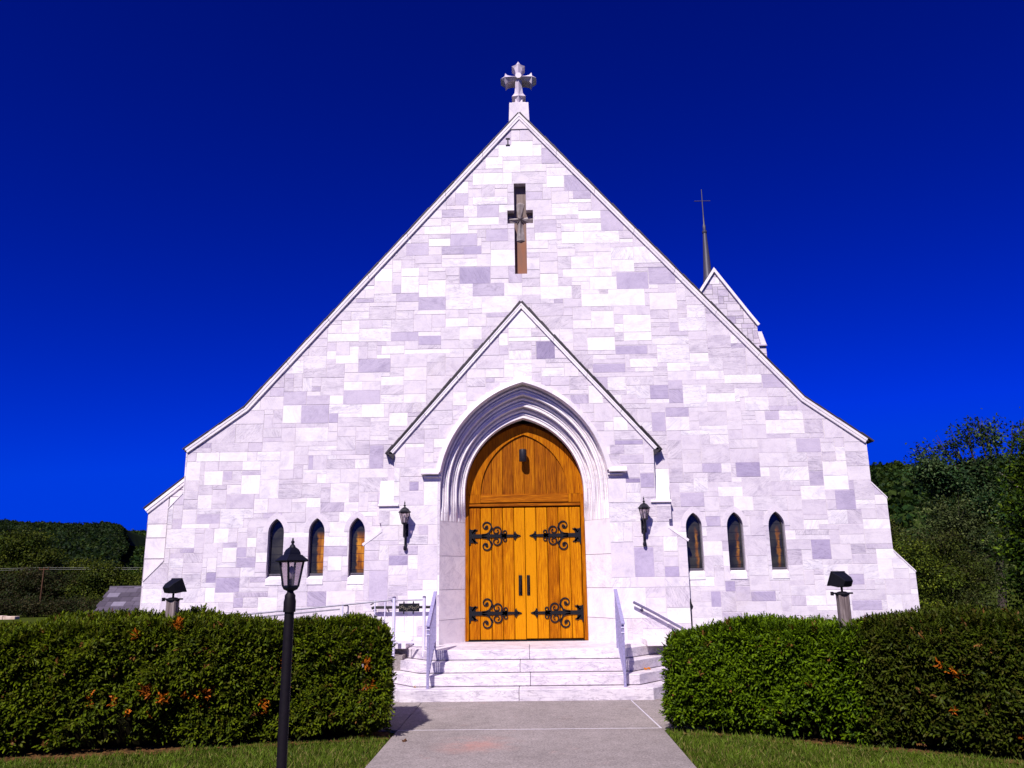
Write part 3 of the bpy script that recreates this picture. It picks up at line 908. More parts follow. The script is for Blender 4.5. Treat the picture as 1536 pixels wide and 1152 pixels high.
rows = []
for t, y in prof:
    a, h = AA + (IA - AA) * t, AH + (IH - AH) * t
    ap = arch_pts(a, h, AZ, NA)
    ys = PY + (0.46 - PY) * t                 # the plain splay the mouldings die into
    low = [(a, 2.02, ys), (a, 2.16, ys * .75 + y * .25), (a, 2.27, ys * .25 + y * .75), (a, 2.36, y)]
    row = [(-q, yy, z) for q, z, yy in low] + [(x, y, z) for x, z in ap] + [(q, yy, z) for q, z, yy in low[::-1]]
    rows.append(row)
mb = MB()
nr = len(rows[0])
V = [p for r_ in rows for p in r_]
F = []
for i in range(len(rows) - 1):
    for j in range(nr - 1):
        F.append((i * nr + j, i * nr + j + 1, (i + 1) * nr + j + 1, (i + 1) * nr + j))
# voussoir lengths get slightly different tones
for f in F:
    pass
mb.add(V, F, (0.97, 0.35, 0.5))
for q in range(len(F)):
    j = q % (nr - 1)
    mb.t[q] = (0.95 + 0.04 * math.sin(j // 5 * 2.3), 0.35 + 0.05 * (j // 5), 0.5)
arch = mb.build("arch_moulding", TRIM, porch, smooth=True, fixn=False)


# plain splayed jambs below the mouldings
for s in (-1, 1):
    mb = MB()
    z = -.02
    for h in (.40, .49, .56, .59):
        z1 = min(z + h, 2.02)
        tn = {(.40): .84, (.49): .92, (.56): .97, (.59): .88}[h]
        g = .004
        mb.poly([(s * AA, PY, z + g), (s * IA, 0.46, z + g), (s * IA, 0.46, z1 - g), (s * AA, PY, z1 - g)], (tn, rng.random(), rng.random()))
        mb.poly([(s * (AA + .006), PY + .006, z), (s * (IA + .006), 0.466, z), (s * (IA + .006), 0.466, z1), (s * (AA + .006), PY + .006, z1)], (.3, 0, .5), 1)
        z = z1
    mb.build("jamb", [TRIM, MORTAR], porch, fixn=False)

# hood mould and its stops
mb = MB()
o1, o2 = arch_pts(1.557, 1.974, AZ, 24, 2.826), arch_pts(1.473, 1.897, AZ, 24, 2.826)
o3 = arch_pts(1.458, 1.882, AZ, 24, 2.826)
m_ = min(len(o1), len(o2), len(o3))
def resamp(P, n):
    L = [0]
    for a, b in zip(P, P[1:]): L.append(L[-1] + math.hypot(b[0] - a[0], b[1] - a[1]))
    out = []
    for k in range(n):
        t = L[-1] * k / (n - 1)
        i = max(j for j in range(len(L)) if L[j] <= t + 1e-9); i = min(i, len(P) - 2)
        u = (t - L[i]) / (L[i + 1] - L[i])
        out.append((P[i][0] + (P[i + 1][0] - P[i][0]) * u, P[i][1] + (P[i + 1][1] - P[i][1]) * u))
    return out
NH = 41
o1, o2, o3 = resamp(o1, NH), resamp(o2, NH), resamp(o3, NH)
for b0 in range(0, NH - 1, 5):                # eight voussoirs
    e0, e1 = b0, min(b0 + 5, NH - 1)
    V = []
    for i in range(e0, e1 + 1):
        V += [(o1[i][0], PY + .003, o1[i][1]), (o1[i][0], PY - .055, o1[i][1]), (o2[i][0], PY - .075, o2[i][1]), (o3[i][0], PY - .045, o3[i][1]), (o3[i][0], PY + .003, o3[i][1])]
    F = []
    for i in range(e1 - e0):
        for k in range(4): F.append((5 * i + k, 5 * i + k + 1, 5 * i + 5 + k + 1, 5 * i + 5 + k))
    F += [(0, 1, 2, 3, 4), tuple(5 * (e1 - e0) + k for k in (4, 3, 2, 1, 0))]
    # shrink a hair for the joint
    mb.add(V, F, (0.84 + rng.uniform(-.06, .06), rng.random(), .5))
mb.build("hood_mould", TRIM, porch)
for s in (-1, 1):
    mb = MB()
    x0, x1 = sorted((s * 1.77, s * 1.466))
    mb.prism([(PY - .11, 2.810), (PY - .11, 2.825), (PY - .03, 2.90), (PY + .003, 2.90), (PY + .003, 2.80), (PY - .06, 2.80)], x0, x1, (0.9, rng.random(), .5), axis='x')
    x0, x1 = sorted((s * 1.705, s * 1.446))
    mb.prism([(PY - .055, 2.76), (PY - .055, 2.78), (PY + .003, 2.79), (PY + .003, 2.76)], x0, x1, (0.8, rng.random(), .5), axis='x')
    mb.build("hood_stop", TRIM, porch)

# ------------------------------------------------------------------ doors
DY = 0.45
mb = MB()
# outer frame: side strips, arched head, transom
for s in (-1, 1):
    x0, x1 = sorted((s * 1.055, s * 0.992))
    mb.box(x0, x1, DY - .02, DY + .08, 0.0, 2.50, (.35, rng.random(), .5), 0, .006)
no = 18
fo, fi = arch_pts(1.055, 1.262, 2.5, no), arch_pts(.787, 1.078, 2.507, no)
half = [fo[:no + 1], fo[no:]], [fi[:no + 1], fi[no:]]
for h in (0, 1):
    A_, B_ = half[0][h], half[1][h]
    V = []
    for (a, b), (c, d) in zip(A_, B_): V += [(a, DY + .005, b), (c, DY + .005, d), (c, DY + .06, d)]
    F = []
    for i in range(len(A_) - 1): F += [(3 * i, 3 * i + 3, 3 * i + 4, 3 * i + 1), (3 * i + 1, 3 * i + 4, 3 * i + 5, 3 * i + 2)]
    mb.add(V, F, (.45, rng.random(), .5))
    s = -1 if h == 0 else 1
    x0, x1 = sorted((s * .992, s * .787))
    mb.box(x0, x1, DY + .005, DY + .06, 2.355, 2.507, (.4, rng.random(), .5))
dframe = mb.build("door_frame", WOOD, church)
mb = MB()
mb.box(-.785, .785, DY + .007, DY + .06, 2.362, 2.505, (.35, .3, .5), 0, .004)
mb.box(-.99, .99, DY - .012, DY + .05, 2.290, 2.340, (.2, .6, .5), 0, .008)
mb.build("transom", WOODH, dframe)
mb = MB()
ti = arch_pts(.80, 1.09, 2.507, 20)
def ti_z(x):
    a, h = .80, 1.09
    Rr = (h * h + a * a) / (2 * a); c = Rr - a
    return 2.507 + math.sqrt(max(0, Rr * Rr - (abs(x) + c) ** 2))
for k in range(-4, 4):
    x0, x1 = k * .195 + .004, (k + 1) * .195 - .004
    if k == -4: x0 = -.797
    if k == 3: x1 = .797
    top = [(x0 + (x1 - x0) * q / 6, ti_z(x0 + (x1 - x0) * q / 6)) for q in range(7)]
    mb.prism([(x0, 2.50), (x1, 2.50)] + top[::-1], DY + .035, DY + .06, (.45 + rng.uniform(-.14, .16), rng.random(), .5))
mb.poly([(-.85, DY + .05, 2.45), (.85, DY + .05, 2.45), (.85, DY + .05, 3.65), (-.85, DY + .05, 3.65)], (0, .5, .5))
mb.build("tympanum", WOODD, dframe, bevel=.005)
mb = MB()
mb.box(-1.06, 1.06, DY + .085, DY + .12, -.05, 3.8, (0, .5, .5))
mb.build("door_backing", WOODD, dframe)

def spiral(cx, cz, r0, r1, a0, a1, n=26):
    out = []
    for i in range(n + 1):
        t = i / n
        a = R(a0 + (a1 - a0) * t)
        r_ = r0 + (r1 - r0) * t
        out.append((cx + r_ * math.cos(a), cz + r_ * math.sin(a)))
    return out

def hinge_mesh(s):
    """wrought strap hinge; u runs from the pivot towards the door's middle"""
    mb = MB()
    U = .00123
    def ad(pts, w): mb.ribbon([((x - 135) * U * s, (620 - y) * U) for x, y in pts], [k * U for k in w] if isinstance(w, list) else w * U, -.014, 0)
    ad([(128, 520), (128, 745)], 22)
    ad([(140, 620), (200, 620), (385, 620), (590, 620), (770, 620), (815, 620)], [150, 56, 52, 44, 34, 26])
    ad([(590, 620), (655, 620)], 70)
    for m in (1, -1):
        Y = lambda pts: [(x, 620 + m * (y - 620)) for x, y in pts]
        ad(Y([(150, 560), (190, 545), (238, 528)]), [70, 34, 10])
        ad(Y([(185, 575), (200, 530), (205, 515)]), [40, 30, 8])
        # big scroll
        c = (362, 484)
        sp = [(c[0] + r_ * math.cos(a), c[1] - r_ * math.sin(a)) for r_, a in
              [((78 - 60 * t), R(-30 + 400 * t)) for t in [k / 30 for k in range(31)]]]
        ad(Y([(300, 604), (360, 596), (405, 572)] + sp), [30, 26, 24] + [22 - 10 * k / 30 for k in range(31)])
        ad(Y([(c[0] - 22, c[1] + 12), (c[0] + 4, c[1] - 2), (c[0] + 22, c[1] - 14)]), [8, 30, 8])
        # medium scroll, turns back from the collar
        c = (512, 548)
        sp = [(c[0] + r_ * math.cos(a), c[1] - r_ * math.sin(a)) for r_, a in
              [((70 - 54 * t), R(-35 + 470 * t)) for t in [k / 30 for k in range(31)]]]
        ad(Y([(612, 612), (585, 600)] + sp), [24, 22] + [22 - 10 * k / 30 for k in range(31)])
        ad(Y([(430, 540), (445, 520), (455, 500)]), [22, 20, 12])
        # small curl by the collar
        c = (628, 566)
        sp = [(c[0] + r_ * math.cos(a), c[1] - r_ * math.sin(a)) for r_, a in
              [((30 - 14 * t), R(-100 + 330 * t)) for t in [k / 16 for k in range(17)]]]
        ad(Y(sp), 15)
        # finial lobes
        ad(Y([(770, 612), (775, 580), (778, 556)]), [34, 30, 8])
        ad(Y([(800, 606), (790, 585)]), [20, 8])
    ad([(800, 620), (830, 620), (858, 620)], [44, 30, 4])
    return mb

LEAF_W = .985
hinges = {s: hinge_mesh(s) for s in (-1, 1)}
for s in (-1, 1):                             # s=-1: left leaf
    mb = MB()
    for k in range(5):
        x0, x1 = k * .197 + .004, (k + 1) * .197 - .004
        xa, xb = sorted((s * x0, s * x1))
        mb.box(xa, xb, DY, DY + .05, 0.018 if s < 0 else 0.03, 2.262, (.52 + (.30 if k == 0 else 0) + rng.uniform(-.3, .3), rng.random(), .5), 0, .009)
    mb.box(*sorted((s * .004, s * .984)), DY + .03, DY + .06, 0.02, 2.26, (0.0, .2, .5))
    leaf = mb.build("door", WOOD, church)
    for z in (1.775, .46):
        h = hinges[-s].build("hinge", IRON, leaf)
        h.location = (s * .965, DY - .002, z)
    hm = MB()
    xh = -.125 if s < 0 else .018
    x0, x1 = sorted((xh, xh + (.062 if s < 0 else .055)))
    hm.box(x0, x1, DY - .016, DY - .001, .755, 1.095, (.5, 0, .5), 0, .005)
    xc = (x0 + x1) / 2
    hm.tube([(xc, DY - .012, 1.05), (xc, DY - .055, 1.03), (xc, DY - .060, .92), (xc, DY - .055, .82), (xc, DY - .012, .80)], .011, 8)
    hm.build("handle", IRON, leaf)
mb = MB()
mb.box(-1.0, 1.0, DY - .03, DY + .06, -.01, .014)
mb.build("threshold", IRON, dframe)

# ------------------------------------------------------------------ finial cross on the peak
mb = MB()
mb.prism([(-.185, 9.50), (.225, 9.50), (.205, 10.075), (-.165, 10.075)], -.02, .38, (.70, .4, .9))
mb.prism([(-.135, 10.07), (.175, 10.07), (.15, 10.115), (-.11, 10.115)], .03, .33, (.62, .2, .5))
c = (.02, 10.66)
def arm(ang, L, tip, w0, w1):
    d = (math.cos(R(ang)), math.sin(R(ang))); e = (-d[1], d[0])
    P = lambda u, v: (c[0] + d[0] * u + e[0] * v, c[1] + d[1] * u + e[1] * v)
    pts = [P(.06, w0), P(L * .45, w0 * 1.05), P(L * .72, w1 * .62), P(L * .86, w1), P(L * .93, w1 * .42), P(L + tip, 0), P(L * .93, -w1 * .42), P(L * .86, -w1), P(L * .72, -w1 * .62), P(L * .45, -w0 * 1.05), P(.06, -w0)]
    n = len(pts)
    V = [(x, .06, z) for x, z in pts] + [(x, .28, z) for x, z in pts] + [(*P(0.0, 0)[:1], -.02, P(0, 0)[1]), (P(L * .9, 0)[0], .0, P(L * .9, 0)[1])]
    F = [tuple(range(2 * n - 1, n - 1, -1))]
    for i in range(n):
        j = (i + 1) % n
        F.append((i, j, j + n, i + n))
    apex, ridge = 2 * n, 2 * n + 1
    for i in range(n - 1):
        mid = (i + .5 - (n - 1) / 2)
        if abs(mid) > 2.6: F.append((i, i + 1, ridge if abs(mid) < 3.6 else apex)) if abs(mid) < 3.6 else F.append((i, i + 1, apex))
        else: F.append((i, i + 1, ridge))
    F.append((1, ridge, apex)); F.append((n - 2, apex, ridge))
    mb.add(V, F, (.50 + rng.uniform(-.06, .06), rng.random(), .5))
arm(0, .30, .055, .055, .125); arm(180, .30, .055, .055, .125); arm(90, .32, .06, .055, .13)
arm(270, .46, .10, .065, .135)
# stem down to the plinth and a boss at the crossing
mb.prism([(-.055, 10.10), (.095, 10.10), (.085, 10.30), (-.045, 10.30)], .07, .27, (.6, .7, .5))
mb.prism([(c[0] + .062 * math.cos(R(45 * k + 22)), c[1] + .062 * math.sin(R(45 * k + 22))) for k in range(8)], -.05, .29, (.66, .2, .5))
mb.build("finial_cross", TRIM, church)

# ------------------------------------------------------------------ bell tower and fleche behind
TY = 11.0
TA, TE = (6.282, 10.894), (7.624, 8.907)
tline = [(4.94, 8.907), (5.20, 9.28), TA, (7.364, 9.28), TE]
mb = MB()
tw = [(5.01, 2.5), (5.01, 8.82)] + offset_line(tline, .06)[1:4] + [(7.55, 8.82), (7.55, 8.66), (7.665, 8.49), (7.775, 8.16), (7.775, 2.5)]
masonry(mb, [tw], TY, 0.085, [(6.15, 10.35, 6.42, 10.6, .98)], seed=33, gap=.014, wmax=6, hmax=3, tonefn=lambda r: r.choice([.52, .6, .68, .5, .72, .42]) + r.uniform(-.06, .06))
skin(mb, tw, TY, TY + 2.54)
mb.prism(tw, TY + 2.5, TY + 2.54, (.6, .3, .5))
tower = mb.build("bell_tower", [STONE, MORTARD], church, fixn=False)
mb = MB()
band(mb, tline, 0.0, .085, TY - .08, TY + .05, (.95, 0, .5), .7)
mb.prism([(7.52, 8.66), (7.66, 8.66), (7.78, 8.22), (7.60, 8.22)], TY - .06, TY + .3, (.95, .4, .5))
mb.prism([(7.55, 8.18), (7.79, 8.18), (7.79, 8.215), (7.55, 8.215)], TY - .07, TY + .3, (.3, .4, .5))
mb.build("tower_coping", TRIM, tower)
mb = MB()
mb.add([(p[0], y, p[1] + .02) for p in tline for y in (TY - .02, TY + 2.6)], [(0, 2, 3, 1), (2, 4, 5, 3), (4, 6, 7, 5), (6, 8, 9, 7)], (.5, 0, .5))
mb.build("tower_roof", SLATE, tower)
mb = MB()
sx, sy = 6.385, TY + 1.27
mb.lathe([(.30, 9.9), (.22, 10.5), (.155, 11.05), (.105, 12.0), (.068, 12.68), (.085, 12.70), (.085, 12.78), (.05, 12.80), (.06, 12.95), (.03, 13.05), (.022, 13.4), (.014, 14.38)], 10, (sx, sy, 0), (.5, 0, .5))
mb.tube([(sx - .285, sy, 13.93), (sx + .285, sy, 13.93)], .014, 6)
mb.build("spire", SPIREM, tower, smooth=True)
# ------------------------------------------------------------------ ground, path
def sheet(name, pts, z, mat, kind='structure'):
    mb = MB()
    mb.poly([(x, y, z) for x, y in pts])
    o = mb.build(name, mat, None, fixn=False)
    return tag(o, kind=kind)

def make_concrete(name, c0, c1, c2):
    m, nt, out = mat_new(name)
    co = obj_coord(nt)
    n1 = nd(nt, "ShaderNodeTexNoise", {"Vector": co, "Scale": 48.0, "Detail": 6.0, "Roughness": 0.8})
    n2 = nd(nt, "ShaderNodeTexNoise", {"Vector": co, "Scale": 1.1, "Detail": 6.0, "Roughness": 0.65})
    n3 = nd(nt, "ShaderNodeTexNoise", {"Vector": nd(nt, "ShaderNodeMapping", {"Vector": co, "Location": (3.1, 1.2, 0)}).outputs[0], "Scale": 1.6, "Detail": 7.0, "Roughness": 0.75})
    n4 = nd(nt, "ShaderNodeTexNoise", {"Vector": co, "Scale": 7.0, "Detail": 7.0, "Roughness": 0.7})
    base = ramp(nt, math_n(nt, 'ADD', math_n(nt, 'MULTIPLY', n2.outputs[0], .5), math_n(nt, 'MULTIPLY', n4.outputs[0], .5)), [(0.36, c0), (0.64, c1)])
    sp = mix(nt, 0.36, base, ramp(nt, n1.outputs[0], [(0.40, g3(0.05)), (0.60, g3(0.9))]), 'OVERLAY')
    # a rust-red stain with a shape of its own near the middle of the walk
    sx = nd(nt, "ShaderNodeVectorMath", {0: co, 1: (-0.50, -5.05, GROUND)}, operation='DISTANCE')
    st = nd(nt, "ShaderNodeMapRange", {0: sx.outputs["Value"], 1: 0.05, 2: 0.55, 3: 0.65, 4: 0.0})
    f = math_n(nt, 'ADD', math_n(nt, 'MULTIPLY', st.outputs[0], ramp(nt, n3.outputs[0], [(0.42, g3(0)), (0.62, g3(1))])),
               math_n(nt, 'MULTIPLY', ramp(nt, n3.outputs[0], [(0.60, g3(0)), (0.78, g3(1))]), 0.35))
    c = mix(nt, f, sp, c2)
    principled(nt, out, c, 0.9, bump=n1.outputs[0], bump_s=0.5, bump_d=0.006).inputs["Specular IOR Level"].default_value = 0.1
    return m

def make_grass_ground():
    m, nt, out = mat_new("lawn_soil")
    co = obj_coord(nt)
    n1 = nd(nt, "ShaderNodeTexNoise", {"Vector": co, "Scale": 24.0, "Detail": 6.0, "Roughness": 0.7})
    n2 = nd(nt, "ShaderNodeTexNoise", {"Vector": co, "Scale": 0.6, "Detail": 4.0})
    a = ramp(nt, n1.outputs[0], [(0.3, (0.020, 0.032, 0.003)), (0.7, (0.07, 0.10, 0.010))])
    c = mix(nt, math_n(nt, 'MULTIPLY', n2.outputs[0], 0.5), a, (0.05, 0.045, 0.02))
    principled(nt, out, c, 0.95, bump=n1.outputs[0], bump_s=0.6, bump_d=0.02).inputs["Specular IOR Level"].default_value = 0.0
    return m

CONC = make_concrete("walk_concrete", (0.21, 0.18, 0.172), (0.32, 0.275, 0.265), (0.50, 0.22, 0.17))
JOINT = make_noise_mat("joint_filler", (0.46, 0.42, 0.47), (0.60, 0.56, 0.62), 30, 0.8)
SOIL = make_noise_mat("bed_soil", (0.03, 0.018, 0.008), (0.20, 0.10, 0.035), 18, 0.95, 0.8, bump_d=0.02, lo=0.35, hi=0.7)
LAWN = make_grass_ground()
sheet("lawn", [(-3000, -600), (3000, -600), (3000, 4200), (-3000, 4200)], GROUND - .03, LAWN)

def slab(name, pts, mat=CONC, z=GROUND):
    mb = MB()
    mb.prism(pts, z - .12, z, axis='z')
    o = mb.build(name, mat, None, bevel=.004)
    return tag(o, kind='structure')
mbp = MB()
mbp.prism([(-1.45, -40), (1.545, -40), (1.545, -10.3), (-1.45, -10.3)], GROUND - .12, GROUND, axis='z')
mbp.prism([(-1.45, -10.28), (1.545, -10.28), (1.545, -4.225), (-1.45, -4.225)], GROUND - .12, GROUND, axis='z')
mbp.prism([(-1.45, -4.185), (1.52, -4.185), (1.44, -2.04), (-1.45, -2.04)], GROUND - .12, GROUND - .002, axis='z')
tag(mbp.build("path", CONC, None, bevel=.004), kind='structure')
mbp = MB()
mbp.prism([(1.55, -4.19), (2.6, -4.19), (2.6, -1.2), (1.46, -2.04)], GROUND - .12, GROUND - .004, axis='z')
mbp.prism([(-2.6, -4.19), (-1.46, -4.19), (-1.46, -2.04), (-2.6, -1.2)], GROUND - .12, GROUND - .004, axis='z')
tag(mbp.build("path_border", CONC, None, bevel=.004), kind='structure')
mbp = MB()
mbp.prism([(-1.45, -4.222), (1.545, -4.222), (1.545, -4.188), (-1.45, -4.188)], GROUND - .1, GROUND - .003, axis='z')
mbp.prism([(1.524, -4.18), (1.546, -4.18), (1.457, -2.04), (1.443, -2.04)], GROUND - .1, GROUND - .006, axis='z')
tag(mbp.build("path_joint", JOINT, None), kind='structure')

# ------------------------------------------------------------------ front steps
steps = thing("front_steps", "veined white marble front steps with splayed ends leading up to the church doors", "steps", (0, -1.2, GROUND))
MARB = make_stone("step_marble", 1.3)
HW = (1.765, 1.62, 1.58, 1.49)
JX = (-.10, .06, -.09, .05)
def L3(mb, dx, dy, dz):
    mb.v = [(a - dx, b - dy, c - dz) for a, b, c in mb.v]
for k in range(4):
    y0 = -2.095 + .30 * k
    z0, z1 = GROUND + .15175 * k, GROUND + .15175 * (k + 1)
    if k == 3: z1 = -.004
    w = HW[k]
    yb = PY - .004
    sp_ = min((yb - y0) * .80, 2.9 - w)
    mb = MB()
    g = .0025
    jx = JX[k]
    ov = .012
    tn = (.93, .80)
    yc = y0 + sp_ / .8
    def ring(sgn):
        return [(jx + sgn * g, y0), (sgn * w, y0), (sgn * (w + sp_), yc), (sgn * (w + sp_), yb), (jx + sgn * g, yb)]
    for sgn in (-1, 1):
        P = ring(sgn)
        mb.prism(P, z0 + (.009 if k else -.1), z1, (.82 + rng.uniform(-.06, .06), (int(rng.random() * 7) + .85) / 7.3, .5), axis='z')
    # separate return block at the splayed end, slightly darker veined stone
    L3(mb, 0, -1.2, GROUND)
    mb.build("landing" if k == 3 else "step", MARB, steps, bevel=.009)
mb = MB()
mb.box(-1.38, 1.38, PY + .002, .47, -.3, -.006, (.8, .93, .5)); L3(mb, 0, -1.2, GROUND)
mb.build("sill_slab", MARB, steps)
for s in (-1, 1):                              # low end blocks against the wall
    mb = MB()
    x0, x1 = sorted((s * 1.88, s * 2.66))
    mb.box(x0, x1, -.86, PY - .004, -.003, .085, (.97, .4 + .3 * s, .5)); L3(mb, 0, -1.2, GROUND)
    mb.build("end_block", MARB, steps, bevel=.008)

# ------------------------------------------------------------------ step railings
def step_rail(label):
    t = thing("step_railing", label, "railing", (0, 0, 0), 0, "railings of the front steps")
    def part(name, f, mat=LAV, bevel=0.0):
        mb = MB(); f(mb); return mb.build(name, mat, t, bevel=bevel)
    part("post", lambda m: m.box(-.018, .018, -1.165, -1.13, -.004, .835), bevel=.003)
    part("post", lambda m: m.box(-.018, .018, -1.975, -1.94, -.456, .40), bevel=.003)
    part("top_rail", lambda m: m.prism([(-1.12, .868), (-1.12, .845), (-2.0, .385), (-2.0, .41)], -.027, .027, axis='x'), bevel=.004)
    part("bottom_rail", lambda m: m.prism([(-1.165, .125), (-1.165, .10), (-1.94, -.32), (-1.94, -.295)], -.012, .012, axis='x'))
    for k in range(9):
        y = -1.165 - .0775 * (k + 1) + .0
        zt = .835 - (abs(y) - 1.13) * .52; zb = .10 - (abs(y) - 1.165) * .54
        part("baluster", lambda m: m.box(-.008, .008, y - .008, y + .008, zb, zt))
    part("bracket", lambda m: m.box(-.025, .025, -1.985, -1.93, .34, .352), PALE)
    part("bracket", lambda m: m.box(-.025, .025, -1.985, -1.93, .272, .284), PALE)
    return t
rl = step_rail("lavender metal railing on the left side of the steps, near the small dark filigree panel")
rl.location = (-1.395, 0, 0)
rr = copy_tree(rl)
rr.location = (1.392, 0, 0)
rr["label"] = "lavender metal railing on the right side of the steps, near the short wall handrail"

# wall handrail on the right
t = thing("wall_handrail", "short sloping grey handrail tube fixed to the wall right of the steps", "handrail", (1.773, -.19, .639))
mb = MB(); mb.tube([(0, 0, 0), (.30, 0, -.155), (.80, 0, -.435), (1.05, 0, -.575)], .022, 10); mb.build("rail", LAVD, t, smooth=True)
for x, z in ((.135, -.085), (.78, -.44)):
    mb = MB(); mb.tube([(x, 0, z), (x + .01, .03, z - .045), (x + .01, .088, z - .05)], .009, 6); mb.tube([(x + .01, .06, z - .05), (x + .01, .089, z - .05)], .026, 10)
    mb.build("bracket", LAVD, t, smooth=True)

# spear-headed iron stake behind the right hedge
t = thing("iron_stake", "thin black iron stake with a spear tip standing above the right hedge", "stake", (2.655, -.50, GROUND))
mb = MB(); mb.tube([(0, 0, 0), (-.002, 0, 1.17)], .0095, 8); mb.build("shaft", IRON, t)
mb = MB()
mb.prism([(-.006, 1.30), (.004, 1.30), (.020, 1.22), (.040, 1.175), (.030, 1.145), (.012, 1.125), (-.010, 1.13), (-.012, 1.2)], -.008, .008)
mb.build("spear_tip", IRON, t, bevel=.003)

# ------------------------------------------------------------------ ramp and its railing, left
t = thing("entrance_ramp", "pale concrete ramp running along the church wall behind the left hedge", "ramp", (-4.0, -.7, GROUND))
mb = MB()
mb.prism([(3.0 - .9, 0.52), (1.35, .50), (-3.2, 0.06), (-3.2, -.05), (3.0 - .9, -.05)], -.36, .38, axis='y')
mb.build("deck", CONC, t)
mb = MB()
mb.prism([(1.35, .54), (-3.2, 0.10), (-3.2, .16), (1.35, .60)], -.36, -.27, axis='y'); mb.build("kerb", CONC, t)

t = thing("ramp_railing", "white railing of the ramp left of the steps, with two capped posts", "railing", (-1.8, -1.06, GROUND))
Z = -GROUND
def rp(name, mat, f, **kw):
    mb = MB(); f(mb); return mb.build(name, mat, t, **kw)
for x in (-.245, .225):
    p = rp("post", PALE, lambda m: m.lathe([(.026, Z - .10), (.026, Z + .78)], 14, (x, 0, 0)), smooth=True)
    mb = MB(); mb.lathe([(.030, Z + .775), (.030, Z + .786), (.018, Z + .797), (.004, Z + .80)], 14, (x, 0, 0)); c_ = mb.build("cap", LAVD, p, smooth=True)
def slope(x): return Z + .742 + (x + .27) * .083
rp("top_rail", LAVD, lambda m: (m.tube([(-.30, 0, slope(-.30)), (-2.4, 0, slope(-2.4)), (-4.8, 0, slope(-4.8))], .0125, 8), m.tube([(-.26, 0, Z + .715), (-.29, 0, slope(-.3)), (-.30, 0, slope(-.3))], .016, 8)), smooth=True)
rp("gate_rail", LAVD, lambda m: (m.tube([(-.22, 0, Z + .735), (.20, 0, Z + .74)], .010, 8), m.tube([(-.22, 0, Z + .70), (-.22, 0, Z + .735)], .008, 6)), smooth=True)
rp("gate_foot", PALE, lambda m: m.box(-.22, .20, -.012, .012, Z + .095, Z + .13))
for x in (-.082, .062):
    rp("rod", PALE, lambda m: m.tube([(x, 0, Z + .12), (x, 0, Z + .70)], .006, 6))
for x in (-1.05, -1.85, -2.65, -3.45, -4.25):
    rp("post", PALE, lambda m: m.tube([(x, 0, slope(x) - .95), (x, 0, slope(x) - .01)], .013, 8), smooth=True)
rp("mid_rail", LAVD, lambda m: m.tube([(-1.10, .04, Z + .612), (-1.16, .04, Z + .607), (-3.0, .04, Z + .455), (-4.8, .04, Z + .31)], .010, 8), smooth=True)
rp("rail_end", LAVD, lambda m: m.tube([(-.965, .02, Z + .40), (-.965, .02, Z + .655), (-.98, .02, Z + .668), (-1.03, .02, Z + .668)], .012, 8), smooth=True)
for x in (-.60, -.44):
    rp("post", PALE, lambda m: m.tube([(x, .30, Z - .1), (x, .30, Z + .74)], .010, 8), smooth=True)
rp("wall_rail", IRON, lambda m: (m.tube([(-.76, .86, Z + .59), (-.72, .86, Z + .604), (.22, .86, Z + .60)], .023, 8), m.tube([(-.50, .86, Z + .60), (-.50, .95, Z + .555)], .012, 6), m.tube([(-.78, .86, Z + .65), (-.73, .86, Z + .67)], .010, 6)), smooth=True)
# small dark filigree panel hung on the gate rods
t2 = thing("filigree_panel", "small dark panel with faded gilt scrollwork hung between two white posts", "panel", (-1.805, -1.085, .565))
mb = MB(); mb.box(-.16, .16, -.006, .006, 0, .124); mb.box(-.092, -.074, -.004, .010, -.035, .155); mb.box(.055, .073, -.004, .010, -.035, .155)
mb.build("plate", IRON, t2, bevel=.003)
mb = MB()
for k in range(9):
    cx = -.135 + .034 * k
    pts = [(cx + (.020 - .013 * q / 10) * math.cos(q * .62 + k), .058 + .018 * math.sin(k * 1.7) + (.026 - .017 * q / 10) * math.sin(q * .62 + k)) for q in range(11)]
    mb.ribbon(pts, .0055, -.0095, -.006)
mb.build("scrollwork", GILT, t2)

# ------------------------------------------------------------------ lamps
GLASS, nt_, out_ = mat_new("lantern_glass")
_tr = nt_.nodes.new("ShaderNodeBsdfTransparent"); _tr.inputs[0].default_value = (.80, .72, .76, 1)
_df = nt_.nodes.new("ShaderNodeBsdfDiffuse"); _df.inputs[0].default_value = (.50, .42, .48, 1)
_gl = nt_.nodes.new("ShaderNodeBsdfGlossy"); _gl.inputs["Roughness"].default_value = .1
_m1 = nd(nt_, "ShaderNodeMixShader", {0: .25, 1: _tr.outputs[0], 2: _df.outputs[0]})
_m2 = nd(nt_, "ShaderNodeMixShader", {0: .06, 1: _m1.outputs[0], 2: _gl.outputs[0]})
nt_.links.new(_m2.outputs[0], out_.inputs[0])

lp = thing("lamp_post", "black lamp post with a four-sided glass lantern standing before the left hedge", "lamp post", (-1.545, -8.32, GROUND))
Z = -GROUND
mb = MB(); mb.lathe([(.0335, 0), (.0335, .9), (.032, 1.45), (.032, Z + .86)], 16); mb.lathe([(.041, Z + .855), (.041, Z + .925), (.036, Z + .945), (.036, Z + .965), (.022, Z + .985), (.022, Z + 1.01)], 16)
mb.build("pole", POSTIRON, lp, smooth=True)
zb, zt = Z + 1.022, Z + 1.192
rb, rt_ = .052, .082
fr = MB()
fr.lathe([(.022, zb - .03), (.048, zb - .018), (rb + .004, zb - .004), (rb + .004, zb + .006), (rb - .012, zb + .010)], 4, rot=-math.pi / 2)
for k in range(4):
    a = -math.pi / 2 + k * math.pi / 2
    fr.tube([(rb * math.cos(a), rb * math.sin(a), zb), (rt_ * math.cos(a), rt_ * math.sin(a), zt)], .0085, 6)
lf = fr.build("lantern_frame", LAMPIRON, lp)
g_ = MB()
